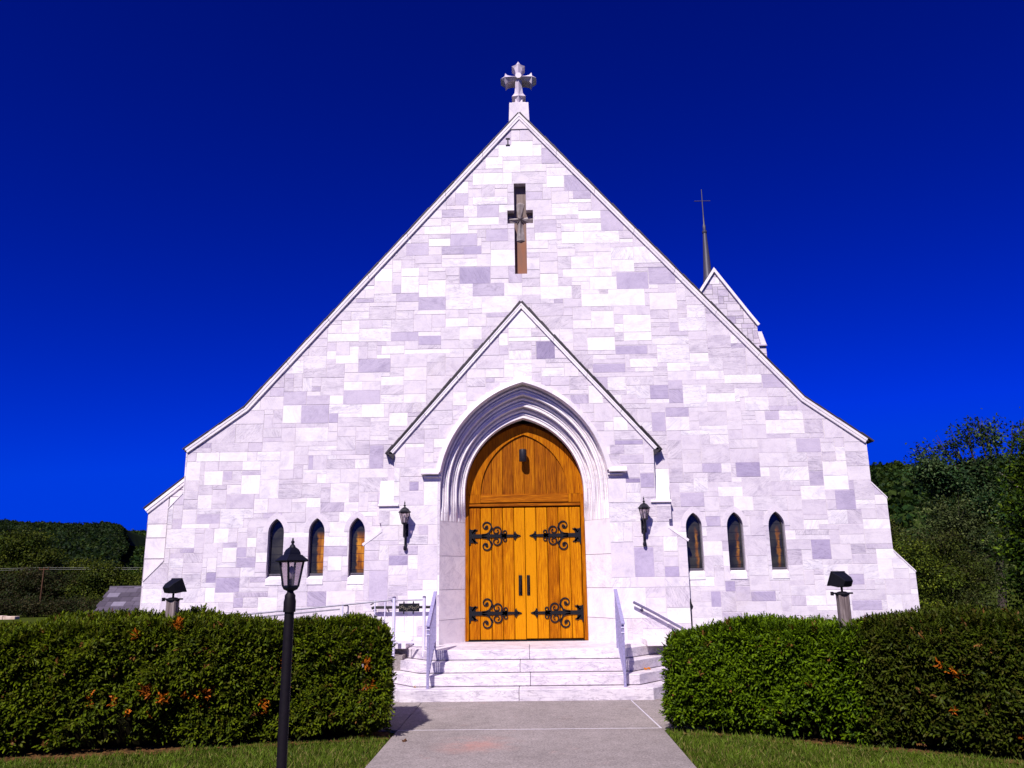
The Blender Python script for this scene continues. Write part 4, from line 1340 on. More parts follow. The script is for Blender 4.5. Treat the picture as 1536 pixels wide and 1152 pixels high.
for k in range(4):
    a, b = -math.pi / 2 + k * math.pi / 2, -math.pi / 2 + (k + 1) * math.pi / 2
    m_ = .97
    g_.poly([(rb * m_ * math.cos(a), rb * m_ * math.sin(a), zb), (rb * m_ * math.cos(b), rb * m_ * math.sin(b), zb), (rt_ * m_ * math.cos(b), rt_ * m_ * math.sin(b), zt), (rt_ * m_ * math.cos(a), rt_ * m_ * math.sin(a), zt)])
g_.build("glass", GLASS, lf)
mb = MB()
mb.lathe([(rt_ + .002, zt - .008), (.115, zt - .001), (.117, zt + .006), (.084, zt + .030), (.074, zt + .040), (.060, zt + .044), (.057, zt + .058), (.046, zt + .078), (.030, zt + .090), (.022, zt + .094)], 4, rot=-math.pi / 2)
mb.lathe([(.024, zt + .092), (.016, zt + .108), (.009, zt + .114), (.009, zt + .120), (.013, zt + .127), (.011, zt + .136), (.005, zt + .142), (.006, zt + .152), (.002, zt + .158)], 12)
mb.build("lantern_roof", LAMPIRON, lp)
mb = MB(); mb.lathe([(.012, zb), (.012, zb + .05), (.008, zb + .055)], 12); mb.build("bulb_socket", POSTIRON, lf)
mb = MB(); mb.lathe([(.008, zb + .055), (.022, zb + .085), (.024, zb + .105), (.014, zb + .13), (.003, zb + .138)], 12); mb.build("bulb", BULB, lf, smooth=True)

def wall_lantern(label):
    t = thing("wall_lantern", label, "lantern", (0, 0, 0), 0, "lanterns beside the door")
    e = -.165                                 # lantern axis in front of the wall
    def part(name, f, mat=LAMPIRON, parent=None, **kw):
        mb = MB(); f(mb); return mb.build(name, mat, parent or t, **kw)
    part("wall_plate", lambda m: (m.box(-.045, .045, -.022, 0, -.22, .0), m.lathe([(.026, -.45), (.034, -.42), (.030, -.385), (.018, -.37), (.018, -.36)], 10, (0, -.034, 0)),
                                  m.box(-.02, .02, -.03, 0, -.40, -.2)), bevel=.006)
    part("arm", lambda m: (m.tube([(0, -.02, -.10), (0, -.07, -.145), (0, -.13, -.14), (0, e, -.08), (0, e, -.02)], [.020, .020, .018, .018, .022], 8),
                           m.tube([(0, -.03, -.36), (0, -.05, -.28), (0, -.045, -.20), (0, -.02, -.14)], .016, 8),
                           m.tube([(0, e, -.02), (0, e - .01, -.10), (0, e + .03, -.17), (0, -.05, -.24)], .012, 8)), smooth=True)
    zb, zt, rb, rt_ = .0, .175, .048, .088
    fr = part("lantern_frame", lambda m: ([m.tube([(rb * math.cos(a), e + rb * math.sin(a), zb), (rt_ * math.cos(a), e + rt_ * math.sin(a), zt)], .0062, 6) for a in [math.pi / 3 * k for k in range(6)]],
                                          m.lathe([(.02, zb - .03), (.05, zb - .012), (.053, zb + .004), (.04, zb + .008)], 6, (0, e, 0)), m.lathe([(rt_, zt - .012), (rt_ + .005, zt - .004), (rt_, zt)], 6, (0, e, 0))))
    part("glass", lambda m: [m.poly([(rb * .95 * math.cos(a), e + rb * .95 * math.sin(a), zb), (rb * .95 * math.cos(b), e + rb * .95 * math.sin(b), zb), (rt_ * .95 * math.cos(b), e + rt_ * .95 * math.sin(b), zt), (rt_ * .95 * math.cos(a), e + rt_ * .95 * math.sin(a), zt)])
                             for a, b in [(math.pi / 3 * k, math.pi / 3 * (k + 1)) for k in range(6)]], GLASS, fr)
    part("candle", lambda m: m.lathe([(.014, zb), (.014, zb + .06), (.017, zb + .09), (.012, zb + .12), (.003, zb + .135)], 10, (0, e, 0)), BULB, fr, smooth=True)
    part("lantern_roof", lambda m: (m.lathe([(rt_, zt - .004), (.108, zt), (.110, zt + .008), (.085, zt + .030), (.062, zt + .062), (.036, zt + .082), (.022, zt + .088)], 6, (0, e, 0)),
                                    m.lathe([(.020, zt + .085), (.012, zt + .105), (.022, zt + .115), (.026, zt + .122), (.010, zt + .130), (.007, zt + .145), (.013, zt + .158), (.010, zt + .170), (.004, zt + .182), (.002, zt + .205)], 10, (0, e, 0))))
    return t
wl_ = wall_lantern("black wall lantern on the stone left of the doors, above the ramp")
wl_.location = (-2.03, PY - .003, 1.978)
wr_ = copy_tree(wl_)
wr_.location = (2.02, PY - .003, 1.988)
wr_["label"] = "black wall lantern on the stone right of the doors, above the wall handrail"

t = thing("door_spotlight", "dark cylinder downlight fixed on the wooden panel above the doors", "light", (-.015, DY + .036, 3.19))
mb = MB(); mb.lathe([(.064, -.11), (.068, -.105), (.068, .095), (.062, .105), (.02, .108)], 20, (0, -.135, 0)); mb.build("shade", SHADEM, t, smooth=True)
mb = MB(); mb.box(-.03, .03, -.08, 0, -.03, .03); mb.build("mount", IRON, t)
mb = MB(); mb.lathe([(.056, -.102), (.056, -.085), (.01, -.08)], 16, (0, -.135, 0)); mb.build("lens", BULBD, t)

def floodlight(label, rz):
    t = thing("floodlight", label, "floodlight", (0, 0, 0), 0, "floodlights aimed at the church")
    mb = MB()
    n = 7
    for i in range(n):                        # weathered post: slightly irregular square section
        pass
    h = 1.475
    mb.box(-.056, .056, -.056, .056, 0, h, (.55, rng.random(), .5), 0, .012)
    mb.build("post", DARKWOOD, t)
    mb = MB(); mb.lathe([(.070, h - .022), (.075, h), (.050, h + .016), (.03, h + .022)], 16)
    mb.box(-.112, .112, -.014, .014, h - .006, h + .012); mb.box(-.118, -.10, -.03, .03, h - .02, h + .02)
    mb.tube([(0, 0, h + .015), (0, 0, h + .075)], .013, 8)
    mb.build("mount", IRON, t, bevel=.003)
    # flared housing seen from behind, lamp face towards +y before turning
    mb = MB()
    def rect(w, hh, y, dz=0): return [(-w, y, -hh + dz), (w, y, -hh + dz), (w, y, hh + dz), (-w, y, hh + dz)]
    A_, B_, C_, D_ = rect(.075, .034, -.10, .01), rect(.10, .062, -.048, .005), rect(.120, .082, .060), rect(.128, .090, .062)
    E_ = rect(.128, .090, .076)
    V = A_ + B_ + C_ + D_ + E_
    F = [(0, 1, 2, 3)]
    for q in range(4):
        for k in range(4):
            k2 = (k + 1) % 4
            F.append((4 * q + k, 4 * q + k2, 4 * q + 4 + k2, 4 * q + 4 + k))
    F.append((16, 17, 18, 19))
    M = Matrix.Rotation(rz, 4, 'Z') @ Matrix.Rotation(R(24), 4, 'X') @ Matrix.Scale(.93, 4)
    V = [tuple(M @ Vector(p) + Vector((0, 0, h + .132))) for p in V]
    mb.add(V, F)
    hd = mb.build("housing", IRON, t, bevel=.004)
    mb = MB()
    q = [M @ Vector(p) + Vector((0, 0, h + .132)) for p in rect(.115, .080, .078)]
    mb.poly([tuple(p) for p in q]); mb.build("lens", BULBD, hd)
    return t
f1 = floodlight("black floodlight on a weathered wooden post rising from the left hedge", R(-38))
f1.location = (-4.0, -4.55, GROUND)
f2 = floodlight("black floodlight on a weathered wooden post rising from the right hedges", R(34))
f2.location = (3.45, -4.92, GROUND - .02)

# ------------------------------------------------------------------ fallen leaves
def fallen(label, loc, rz, sz, tint):
    mb = MB()
    pts = []
    for k in range(14):
        a = 2 * math.pi * k / 14
        r_ = sz * (.75 + .25 * math.cos(2 * a) + .16 * (k % 2))
        pts.append((r_ * math.cos(a), r_ * math.sin(a), .006 + .012 * math.sin(3 * a) + .02 * sz * 10 * abs(math.sin(a)) * .3))
    c = (0, 0, .004)
    mb.add([c] + pts, [(0, 1 + k, 1 + (k + 1) % 14) for k in range(14)], tint)
    o = mb.build("fallen_leaf", LEAF, None)
    o.location = loc; o.rotation_euler = (R(12), 0, rz)
    return tag(o, label, "leaf", "fallen leaves")
fallen("orange fallen leaf on a marble step right of the railing", (1.80, -1.30, -.302 + .012), .4, .05, (.55, .17, .012))
fallen("small brown fallen leaf on the lowest step left of the railing", (-1.60, -1.62 - .2, -.4545 + .006), 1.9, .022, (.40, .20, .05))
fallen("curled brown fallen leaf on the concrete path beside the left lawn", (-1.27, -4.86, GROUND + .004), 1.0, .035, (.12, .055, .03))
# ------------------------------------------------------------------ hedges
def hedge(name, label, A, B, depth, H, n_front, greens, seed, orange=(), end_a=True, end_b=True, shoulder=(.12, .17), tip=(0.16, 0.21, 0.004), tip_amt=0.4, top_mul=1.0, gaps=()):
    g = np.random.default_rng(seed)
    A = np.array(A, float); B = np.array(B, float)
    L = np.linalg.norm(B - A); u = (B - A) / L
    nb = np.array([-u[1], u[0]])
    if nb[1] < 0: nb = -nb                     # towards the back
    t = thing(name, label, "hedge", (A[0], A[1], GROUND), 0)
    und = lambda s: 0.05 * np.sin(s * 1.7 + seed) + 0.03 * np.sin(s * 4.1 + 2 * seed) + 0.02 * np.sin(s * 9.3)
    Ps, Ds = [], []
    def emit(s, d, h, ns, nd_, nh):
        """s along, d depth, h height, local outward normal (along, depth, up)"""
        P = np.stack([s, d, h], 1); N = np.stack([ns, nd_, nh], 1)
        Ps.append(P); Ds.append(N)
    nf = int(n_front * L * H)
    s = g.uniform(-.02, L + .02, nf); h = H * g.uniform(.03, 1, nf) ** .9
    rt_ = np.clip((h - (H - .22)) / .22, 0, 1) ** 2 * .14 + np.clip((.22 - h) / .22, 0, 1) * .12
    d = rt_ - .02 + und(s * 1.3 + h * 2) * .6
    emit(s, d, h * (1 + und(s) * .5), 0 * s, -np.ones(nf), np.clip((h - H + .25) / .25, 0, 1))
    nt_ = int(n_front * .75 * L * depth * top_mul)
    s = g.uniform(-.02, L + .02, nt_); d = g.uniform(.08, depth, nt_)
    emit(s, d, H * (1 + und(s) * .5) + .03 * np.sin(d * 5 + s), 0 * s, g.normal(0, .3, nt_), np.ones(nt_))
    for on, s0, sg in ((end_a, 0.0, -1), (end_b, L, 1)):
        if not on: continue
        ne = int(n_front * depth * H)
        d = g.uniform(0, depth, ne); h = H * g.uniform(.03, 1, ne)
        ro = np.clip((h - (H - .3)) / .3, 0, 1) ** 2 * .2 + np.clip((.2 - h) / .2, 0, 1) * .08 + (np.abs(d / depth - .5) * 2) ** 4 * .14
        emit(s0 + sg * (-ro + und(d * 3) * .8), d, h, sg * np.ones(ne), 0 * h, 0.3 * np.ones(ne))
    nk = int(n_front * .25 * L * H)
    s = g.uniform(0, L, nk); h = H * g.uniform(.2, 1, nk)
    emit(s, depth + und(s), h, 0 * s, np.ones(nk), 0 * h)
    P = np.concatenate(Ps); N = unit(np.concatenate(Ds))
    keep = np.ones(len(P), bool)
    for gs, gh, gr in gaps:                    # thin places low in the hedge
        keep &= ~((np.hypot((P[:, 0] - gs) / 1.6, P[:, 2] - gh) < gr) & (P[:, 1] < .3) & (g.random(len(P)) < .7))
    P, N = P[keep], N[keep]
    for on, sd in ((end_a, P[:, 0]), (end_b, L - P[:, 0])):   # shoulders rounded off at the free ends
        if on: P[:, 2] *= 1 - shoulder[0] * np.exp(-(np.clip(sd, 0, None) / shoulder[1]) ** 1.4) * np.clip(P[:, 2] / H, 0, 1)
    P[:, 2] *= 1 + .025 * np.sin(P[:, 0] * 1.9 + seed)
    # lumps: move sprigs in and out together
    lump = np.zeros(len(P))
    for q in range(16):                        # irregular swellings, no repeating wave
        kd = unit(g.normal(size=(1, 3)))[0] * g.uniform(4, 17)
        lump += np.sin(P @ kd + g.uniform(0, 6.28) + 1.5 * np.sin(P @ (kd[::-1] * .37))) * g.uniform(.006, .022)
    lump = lump * (1 - .65 * np.clip(N[:, 2], 0, 1))
    P = P + N * (lump + g.uniform(-.12, .02, len(P)))[:, None]
    D = unit(N + g.normal(0, .55, P.shape) + np.array([0, 0, .25]))
    k = 9
    n = len(P)
    f = np.linspace(0, 1, k)[None, :, None]
    side = unit(np.cross(D, g.normal(size=P.shape)))
    alt = np.where(np.arange(k) % 2 == 0, 1.0, -1.0)[None, :, None]
    sl = g.uniform(.045, .095, (n, 1, 1))
    pts = P[:, None, :] + D[:, None, :] * f * sl + side[:, None, :] * alt * .016
    dirs = D[:, None, :] * .75 + side[:, None, :] * alt * .8 * (1 - .6 * f)
    pts = pts.reshape(-1, 3); dirs = unit(dirs.reshape(-1, 3) + g.normal(0, .15, (n * k, 3)))
    gr = np.array(greens)
    ci = g.integers(0, len(gr), n)
    patch = .5 + .5 * np.sin(P[:, 0] * 1.3 + 1.7 * np.sin(P[:, 2] * 2.1 + seed) + P[:, 1])
    base = gr[ci] * (.75 + .5 * g.random((n, 1)))
    base = base * (1 - .25 * patch[:, None]) + .25 * patch[:, None] * gr[-1]
    tint = np.repeat(base[:, None, :], k, 1)
    tw = (f ** 2) * tip_amt * g.random((n, 1, 1)) * 1.6
    tint = tint * (1 - tw) + np.array(tip)[None, None, :] * tw
    # dead orange sprigs
    br = g.random(n) < .012
    tint[br] = np.array([.17, .075, .02]) * (.6 + .8 * g.random((int(br.sum()), 1, 1)))
    for os_, oh, orr in orange:
        m_ = (np.hypot((P[:, 0] - os_), (P[:, 2] - oh) * 1.2) < orr * .95) & (P[:, 1] < .35) & (g.random(n) < .6)
        tint[m_] = np.array([.42, .115, .008]) * (.45 + .8 * g.random((int(m_.sum()), 1, 1)))
        pts.reshape(n, k, 3)[m_] += np.array([0, -.03, 0])
    # to world axes, relative to A
    W_ = np.empty_like(pts)
    W_[:, 0] = pts[:, 0] * u[0] + pts[:, 1] * nb[0]
    W_[:, 1] = pts[:, 0] * u[1] + pts[:, 1] * nb[1]
    W_[:, 2] = np.maximum(pts[:, 2], .01)
    Dw = np.empty_like(dirs)
    Dw[:, 0] = dirs[:, 0] * u[0] + dirs[:, 1] * nb[0]
    Dw[:, 1] = dirs[:, 0] * u[1] + dirs[:, 1] * nb[1]
    Dw[:, 2] = dirs[:, 2]
    Nl = np.repeat(N, k, 0) * .55 + np.array([0, 0, .6])
    Nw = np.stack([Nl[:, 0] * u[0] + Nl[:, 1] * nb[0], Nl[:, 0] * u[1] + Nl[:, 1] * nb[1], Nl[:, 2]], 1)
    m = len(W_)
    V = leaf_quads(W_, Dw, g.uniform(.032, .054, m), g.uniform(.013, .021, m), .15, up=Nw)
    quads_mesh("foliage", V, tint.reshape(-1, 3), LEAF, t)
    # woody inside: stems and a dense twig mass
    mb = MB()
    for q in range(int(L * 3)):
        s_ = (q + g.random()) / 3; dd = depth * g.uniform(.25, .75)
        pp = []
        for z in (0, .35, .7, H - .15):
            pp.append((u[0] * s_ + nb[0] * dd, u[1] * s_ + nb[1] * dd, z))
            s_ += g.uniform(-.12, .12); dd = min(depth - .1, max(.15, dd + g.uniform(-.15, .15)))
        mb.tube(pp, [.022, .018, .012, .006], 6)
    i0, i1 = (.30 if end_a else 0), (L - .30 if end_b else L)
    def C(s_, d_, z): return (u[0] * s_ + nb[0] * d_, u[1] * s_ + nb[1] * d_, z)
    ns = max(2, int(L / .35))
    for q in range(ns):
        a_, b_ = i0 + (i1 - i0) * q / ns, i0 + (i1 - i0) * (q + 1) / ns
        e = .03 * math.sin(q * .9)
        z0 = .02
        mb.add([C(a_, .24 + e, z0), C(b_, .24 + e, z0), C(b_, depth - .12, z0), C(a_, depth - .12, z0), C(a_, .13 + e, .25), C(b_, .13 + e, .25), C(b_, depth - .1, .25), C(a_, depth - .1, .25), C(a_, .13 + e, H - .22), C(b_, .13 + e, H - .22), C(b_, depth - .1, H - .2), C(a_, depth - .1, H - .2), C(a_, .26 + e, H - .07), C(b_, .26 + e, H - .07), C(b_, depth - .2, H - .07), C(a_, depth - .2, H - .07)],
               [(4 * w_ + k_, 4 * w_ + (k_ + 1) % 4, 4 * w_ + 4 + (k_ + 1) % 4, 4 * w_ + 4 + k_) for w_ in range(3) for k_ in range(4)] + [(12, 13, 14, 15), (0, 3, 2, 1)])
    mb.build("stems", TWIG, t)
    return t

G_LEFT = [(0.022, 0.040, 0.002), (0.042, 0.072, 0.003), (0.085, 0.120, 0.003), (0.055, 0.058, 0.005)]
G_BRIGHT = [(0.018, 0.042, 0.002), (0.038, 0.076, 0.002), (0.075, 0.122, 0.003)]
G_DARK = [(0.017, 0.032, 0.002), (0.031, 0.052, 0.003), (0.055, 0.080, 0.004), (0.046, 0.046, 0.006)]
# left: from its right end by the path (s grows to the left)
LA, LB = (-1.50, -4.60), (-8.4, -6.30)
_u = np.array(LB) - np.array(LA); _u /= np.linalg.norm(_u)
def s_left(x): return (x - LA[0]) / _u[0]
OR_L = [(s_left(x), z - GROUND, r_) for x, z, r_ in ((-4.81, -.13, .05), (-4.42, -.11, .08), (-4.17, -.10, .05), (-4.05, -.22, .07), (-3.88, -.04, .06), (-3.82, -.02, .04), (-3.73, -.12, .05),
        (-3.52, -.08, .06), (-3.35, -.08, .07), (-3.33, -.23, .05), (-4.08, .51, .04), (-3.67, .60, .05), (-3.9, .04, .04), (-3.88, -.29, .05), (-2.57, .18, .05), (-1.75, .14, .05), (-2.76, -.2, .05), (-2.73, -.29, .05), (-1.7, -.07, .03), (-5.5, -.1, .06))]
hedge("yew_hedge", "long clipped green hedge left of the path, flecked with orange dead sprigs", LA, LB, 1.15, 1.205, 2300, G_LEFT, 3, OR_L, True, True,
      gaps=[(s_left(-4.35), .30, .26), (s_left(-4.0), .12, .22), (s_left(-5.1), .1, .2), (s_left(-2.0), .02, .16)])
RA = (1.62, -4.30)
_v = np.array([.868, -.497])
RM = (RA[0] + _v[0] * 2.0, RA[1] + _v[1] * 2.0)
RB = (RA[0] + _v[0] * 7.2, RA[1] + _v[1] * 7.2)
hedge("yew_hedge", "bright green bushy hedge right of the path, rounded at its end", RA, (RM[0] + _v[0] * .1, RM[1] + _v[1] * .1), 1.25, 1.135, 2300, G_BRIGHT, 8, [(1.6, .55, .03)], True, False, shoulder=(.22, .50), tip=(.16, .26, .004), tip_amt=.5,
      gaps=[(1.55, .18, .20)])
hedge("yew_hedge", "dull dark green hedge at the far right of the lawn, taller and browner on top", (RM[0] + _v[0] * .05, RM[1] + _v[1] * .05), RB, 1.30, 1.16, 2200, G_DARK, 12, [(.85, .72, .05), (.72, .80, .03), (1.75, .35, .04), (1.3, .2, .03), (.8, .4, .03)], False, True, tip=(.10, .12, .006), tip_amt=.2)

# soil beds under the hedges
def bed(A, B, d):
    A = np.array(A); B = np.array(B); u = (B - A) / np.linalg.norm(B - A); nb = np.array([-u[1], u[0]]); nb = nb if nb[1] > 0 else -nb
    pts = []
    n = 24
    for i in range(n + 1): 
        p = A + (B - A) * i / n - nb * (.06 + .06 * math.sin(i * 1.9) + (.20 * math.exp(-((p0x + 4.5) / .75) ** 2) if (p0x := (A + (B - A) * i / n)[0]) < 0 else 0)); pts.append((p[0], p[1]))
    for i in range(n, -1, -1):
        p = A + (B - A) * i / n + nb * d; pts.append((p[0], p[1]))
    mb = MB(); mb.poly([(x, y, GROUND - .014) for x, y in pts])
    tag(mb.build("soil_bed", SOIL, None, fixn=False), kind='structure')
bed((LA[0] + .05, LA[1]), LB, 1.3)
bed((RA[0] + .02, RA[1] - .02), RB, 1.4)

# ------------------------------------------------------------------ lawn grass
def grass(name, poly_test, xr, yr, n, seed):
    g = np.random.default_rng(seed)
    P = np.stack([g.uniform(*xr, n), g.uniform(*yr, n), np.full(n, GROUND - .028)], 1)
    P = P[poly_test(P[:, 0], P[:, 1])]
    n = len(P)
    cl = .5 + .5 * np.sin(P[:, 0] * 5 + 2 * np.sin(P[:, 1] * 4)) * np.sin(P[:, 1] * 7 + P[:, 0] * 3)
    D = unit(np.stack([g.normal(0, .45, n), g.normal(0, .45, n), np.ones(n)], 1))
    Ln = g.uniform(.035, .07, n) * (.8 + .5 * cl)
    tall = g.random(n) < .012
    Ln[tall] *= 1.9
    P[:, 2] += Ln * .42
    tint = np.array([[.080, .122, .010]]) * (.6 + .9 * g.random((n, 1))) * (.75 + .5 * cl[:, None])
    dry = g.random(n) < .16
    tint[dry] = np.array([.20, .17, .05]) * (.7 + .6 * g.random((int(dry.sum()), 1)))
    V = leaf_quads(P, D, Ln, g.uniform(.005, .009, n), .2)
    o = quads_mesh(name, V, tint, LEAF)
    return tag(o, "short lawn grass on both sides of the path", "grass", kind='stuff')
fl = lambda x: LA[1] + (x - LA[0]) * (LB[1] - LA[1]) / (LB[0] - LA[0])
fr_ = lambda x: RA[1] + (x - RA[0]) * _v[1] / _v[0]
edge = lambda x, y, a, s: s * (x - a) > .012 * np.sin(y * 23) + .01 * np.sin(y * 57) + .012
def both(x, y):
    l = (x < -1.45) & edge(x, y, -1.45, -1) & (y < fl(np.minimum(x, -1.6)) + .06 * np.sin(x * 9) + .02 - .24 * np.exp(-((x + 4.5) / .75) ** 2) * (.7 + .3 * np.sin(x * 31)))
    r_ = (x > 1.545) & edge(x, y, 1.545, 1) & (y < fr_(np.maximum(x, 1.6)) + .06 * np.sin(x * 8) + .02)
    return l | r_
grass("lawn_grass", both, (-7.2, 6.0), (-9.5, -4.2), 230000, 4)

# ------------------------------------------------------------------ trees and bushes
def crown(g, blobs, leaf, greens, per):
    """blobs: (cx, cy, cz, rx, ry, rz, weight) -> leaf clusters spread through each blob"""
    Vs, Ts = [], []
    gr = np.array(greens)
    for cx, cy, cz, rx, ry, rz, w in blobs:
        nc = max(4, int(per * w * 1.4))
        q = unit(g.normal(size=(nc, 3))) * (g.random((nc, 1)) ** .45)
        C = np.array([cx, cy, cz]) + q * np.array([rx, ry, rz]) * g.uniform(.75, 1.12, (nc, 1))
        kl = 16
        sp = leaf * 1.75
        off = g.normal(0, 1, (nc, kl, 3)) * np.array([sp, sp, sp * .6])
        P = (C[:, None, :] + off).reshape(-1, 3)
        out = unit(P - np.array([cx, cy, cz]) + 1e-6)
        D = unit(out * .5 + g.normal(0, .6, P.shape) + np.array([0, 0, -.1]))
        n = len(P)
        V = leaf_quads(P, D, leaf * g.uniform(.7, 1.4, n), leaf * g.uniform(.4, .75, n), .1, up=np.repeat(unit(q * .7 + np.array([0, -.1, .65]) + g.normal(0, .25, q.shape)), kl, 0))
        c = gr[g.integers(0, len(gr), nc)] * (.45 + 1.1 * g.random((nc, 1)) ** 1.5)
        T = np.repeat(c[:, None, :], kl, 1).reshape(-1, 3) * (.8 + .4 * g.random((n, 1)))
        Vs.append(V); Ts.append(T)
    return np.concatenate(Vs), np.concatenate(Ts)

def tree(name, label, cat, base, trunk_h, trunk_r, blobs, leaf, greens, per, seed, group=None, lean=(0, 0), bark=None):
    g = np.random.default_rng(seed)
    t = thing(name, label, cat, base, 0, group)
    V, T = crown(g, blobs, leaf, greens, per)
    quads_mesh("crown", V, T, TREELEAF, t)
    mb = MB()
    top = (lean[0], lean[1], trunk_h)
    mb.tube([(0, 0, -.3), (lean[0] * .3 + .05, lean[1] * .3, trunk_h * .45), top], [trunk_r, trunk_r * .8, trunk_r * .55], 9)
    for cx, cy, cz, rx, ry, rz, w in blobs:
        a = Vector(top) * g.uniform(.55, 1.0)
        b = Vector((cx, cy, cz)) + Vector((g.uniform(-.3, .3) * rx, g.uniform(-.3, .3) * ry, rz * .4))
        mid = (a + b) / 2 + Vector((g.uniform(-.15, .15), g.uniform(-.15, .15), .15)) * trunk_h * .3
        mb.tube([a, mid, b], [trunk_r * .45, trunk_r * .28, trunk_r * .08], 6)
        for q in range(3):
            c = b + Vector((g.uniform(-1, 1) * rx, g.uniform(-1, 1) * ry, g.uniform(-.2, .9) * rz)) * .8
            mb.tube([mid.lerp(b, .5), c], [trunk_r * .14, trunk_r * .04], 5)
    mb.build("trunk", bark or BARK, t, smooth=True)
    return t

gT = np.random.default_rng(77)
OLIVE = [(.030, .045, .006), (.050, .068, .010), (.075, .090, .016), (.040, .040, .012)]
DEEP = [(.012, .028, .003), (.030, .062, .004), (.075, .120, .006)]
GREY = [(.034, .052, .014), (.062, .084, .024), (.100, .122, .040)]
FEATH = [(.020, .050, .016), (.040, .080, .024), (.072, .108, .038)]
# tall loose tree, right
bl = []
for x, z, h_, w in ((-2.35, 6.6, .75, .08), (-1.75, 6.9, .7, .05), (-1.2, 7.0, .9, .05), (-.6, 7.25, 1.0, .06), (0, 7.4, 1.1, .065), (.5, 7.3, 1.1, .06), (1.0, 7.6, 1.0, .06), (1.5, 7.2, .9, .05), (2.2, 7.4, 1.0, .06), (2.8, 7.3, .9, .05), (3.3, 8.0, 1.1, .06), (3.9, 8.6, 1.2, .07)):
    bl.append((x, gT.uniform(-.5, .5), z, .26, .3, h_, w * 1.15))
for x, z, rx, rz, w in ((-2.3, 6.0, .8, .55, .22), (-1.6, 5.4, .9, .5, .3), (-.4, 6.0, .9, .5, .4), (.9, 6.1, 1.0, .6, .45), (2.4, 6.2, .9, .7, .4), (3.6, 6.8, 1.0, .9, .5), (.6, 5.2, 1.6, .7, .9), (2.6, 5.2, 1.4, .9, .8), (4.4, 6.0, 1.2, 1.2, .8), (-.9, 4.5, 1.3, .7, .7), (1.0, 4.3, 1.5, .8, .9), (3.0, 4.2, 1.5, .9, .9), (4.8, 4.5, 1.4, 1.1, .8), (0, 3.2, 1.6, .8, .7), (2.4, 3.0, 1.8, .9, .9)):
    bl.append((x, gT.uniform(-.4, .4), z, rx, 1.1, rz, w * 2.1))
ft = tree("feathery_tree", "tall feathery tree with loose upright tufts and a slanting bare limb", "tree", (20.15, 22.0, GROUND), 4.4, .20, bl, .14, FEATH, 230, 21, lean=(.6, .2))
mb = MB(); mb.tube([(1.15, -1.5, 4.0), (.7, -1.7, 4.75), (.15, -1.8, 5.35), (-.2, -1.7, 5.7)], [.075, .06, .04, .015], 7); mb.tube([(.7, -1.7, 4.75), (.75, -1.75, 5.3), (.6, -1.8, 5.6)], [.045, .03, .01], 6)
mb.build("bare_limb", BARKL, ft, smooth=True)
# dense tree at the right edge
bl = [(.5, 0, 5.2, .9, 1.2, .8, 1.3), (.3, .2, 4.3, 1.2, 1.5, .9, 1.8), (0, -.3, 3.3, 1.35, 1.4, .9, 2.0), (1.2, -.2, 3.6, 1.7, 1.6, 1.1, 2.4), (-.3, -.3, 2.3, 1.35, 1.4, .8, 2.0),
      (1.0, -.5, 2.2, 1.6, 1.6, .9, 2.2), (-.2, -.3, 1.2, 1.45, 1.4, .7, 1.8), (1.3, -.3, 1.1, 1.6, 1.4, .7, 1.8), (1.4, 0, 5.4, 1.2, 1.2, 1.2, 1.6)]
tree("broadleaf_tree", "dense dark green tree cut off by the right edge of the picture", "tree", (14.75, 9.0, GROUND), 3.0, .20, bl, .13, DEEP, 170, 22)
# middle trees and bushes, right
bl = [(0, 0, 3.7, 1.2, 1.1, .8, 1.5), (-.8, 0, 2.8, 1.2, 1.1, .8, 1.6), (.9, 0, 2.9, 1.3, 1.1, .9, 1.6), (-.9, -.2, 1.7, 1.3, 1.1, .8, 1.6), (.6, -.3, 1.6, 1.4, 1.2, .8, 1.6), (0, -.3, .8, 1.6, 1.1, .6, 1.4)]
tree("grey_green_tree", "grey-green rounded tree standing in front of the feathery tree", "tree", (15.9, 17.0, GROUND), 2.0, .13, bl, .10, GREY, 72, 23)
bl = [(0, 0, 2.2, .9, .9, .6, 1.4), (-.6, 0, 1.4, .9, .9, .6, 1.4), (.7, 0, 1.5, 1.0, .9, .6, 1.4), (0, -.2, .6, 1.3, .9, .5, 1.3)]
BUSHC = [(.036, .058, .006), (.070, .098, .009), (.120, .150, .012)]
b1 = tree("bush", "yellow-green bush close to the right corner of the church", "bush", (11.9, 12.2, GROUND), .8, .06, bl, .085, BUSHC, 80, 24, "bushes beyond the right hedge")
tree("bush", "olive bush between the grey-green tree and the dense dark tree", "bush", (13.6, 13.2, GROUND), .8, .06, [(x, y, z * 1.1, rx, ry, rz, w) for x, y, z, rx, ry, rz, w in bl], .085, OLIVE, 80, 25, "bushes beyond the right hedge")
tree("bush", "broad olive bush behind the others, left of the grey-green tree", "bush", (14.2, 19.5, GROUND), 1.2, .08, [(x * 1.5, y * 1.4, z * 1.45, rx * 1.4, ry * 1.3, rz * 1.3, w * 1.5) for x, y, z, rx, ry, rz, w in bl], .10, OLIVE, 80, 26, "bushes beyond the right hedge")
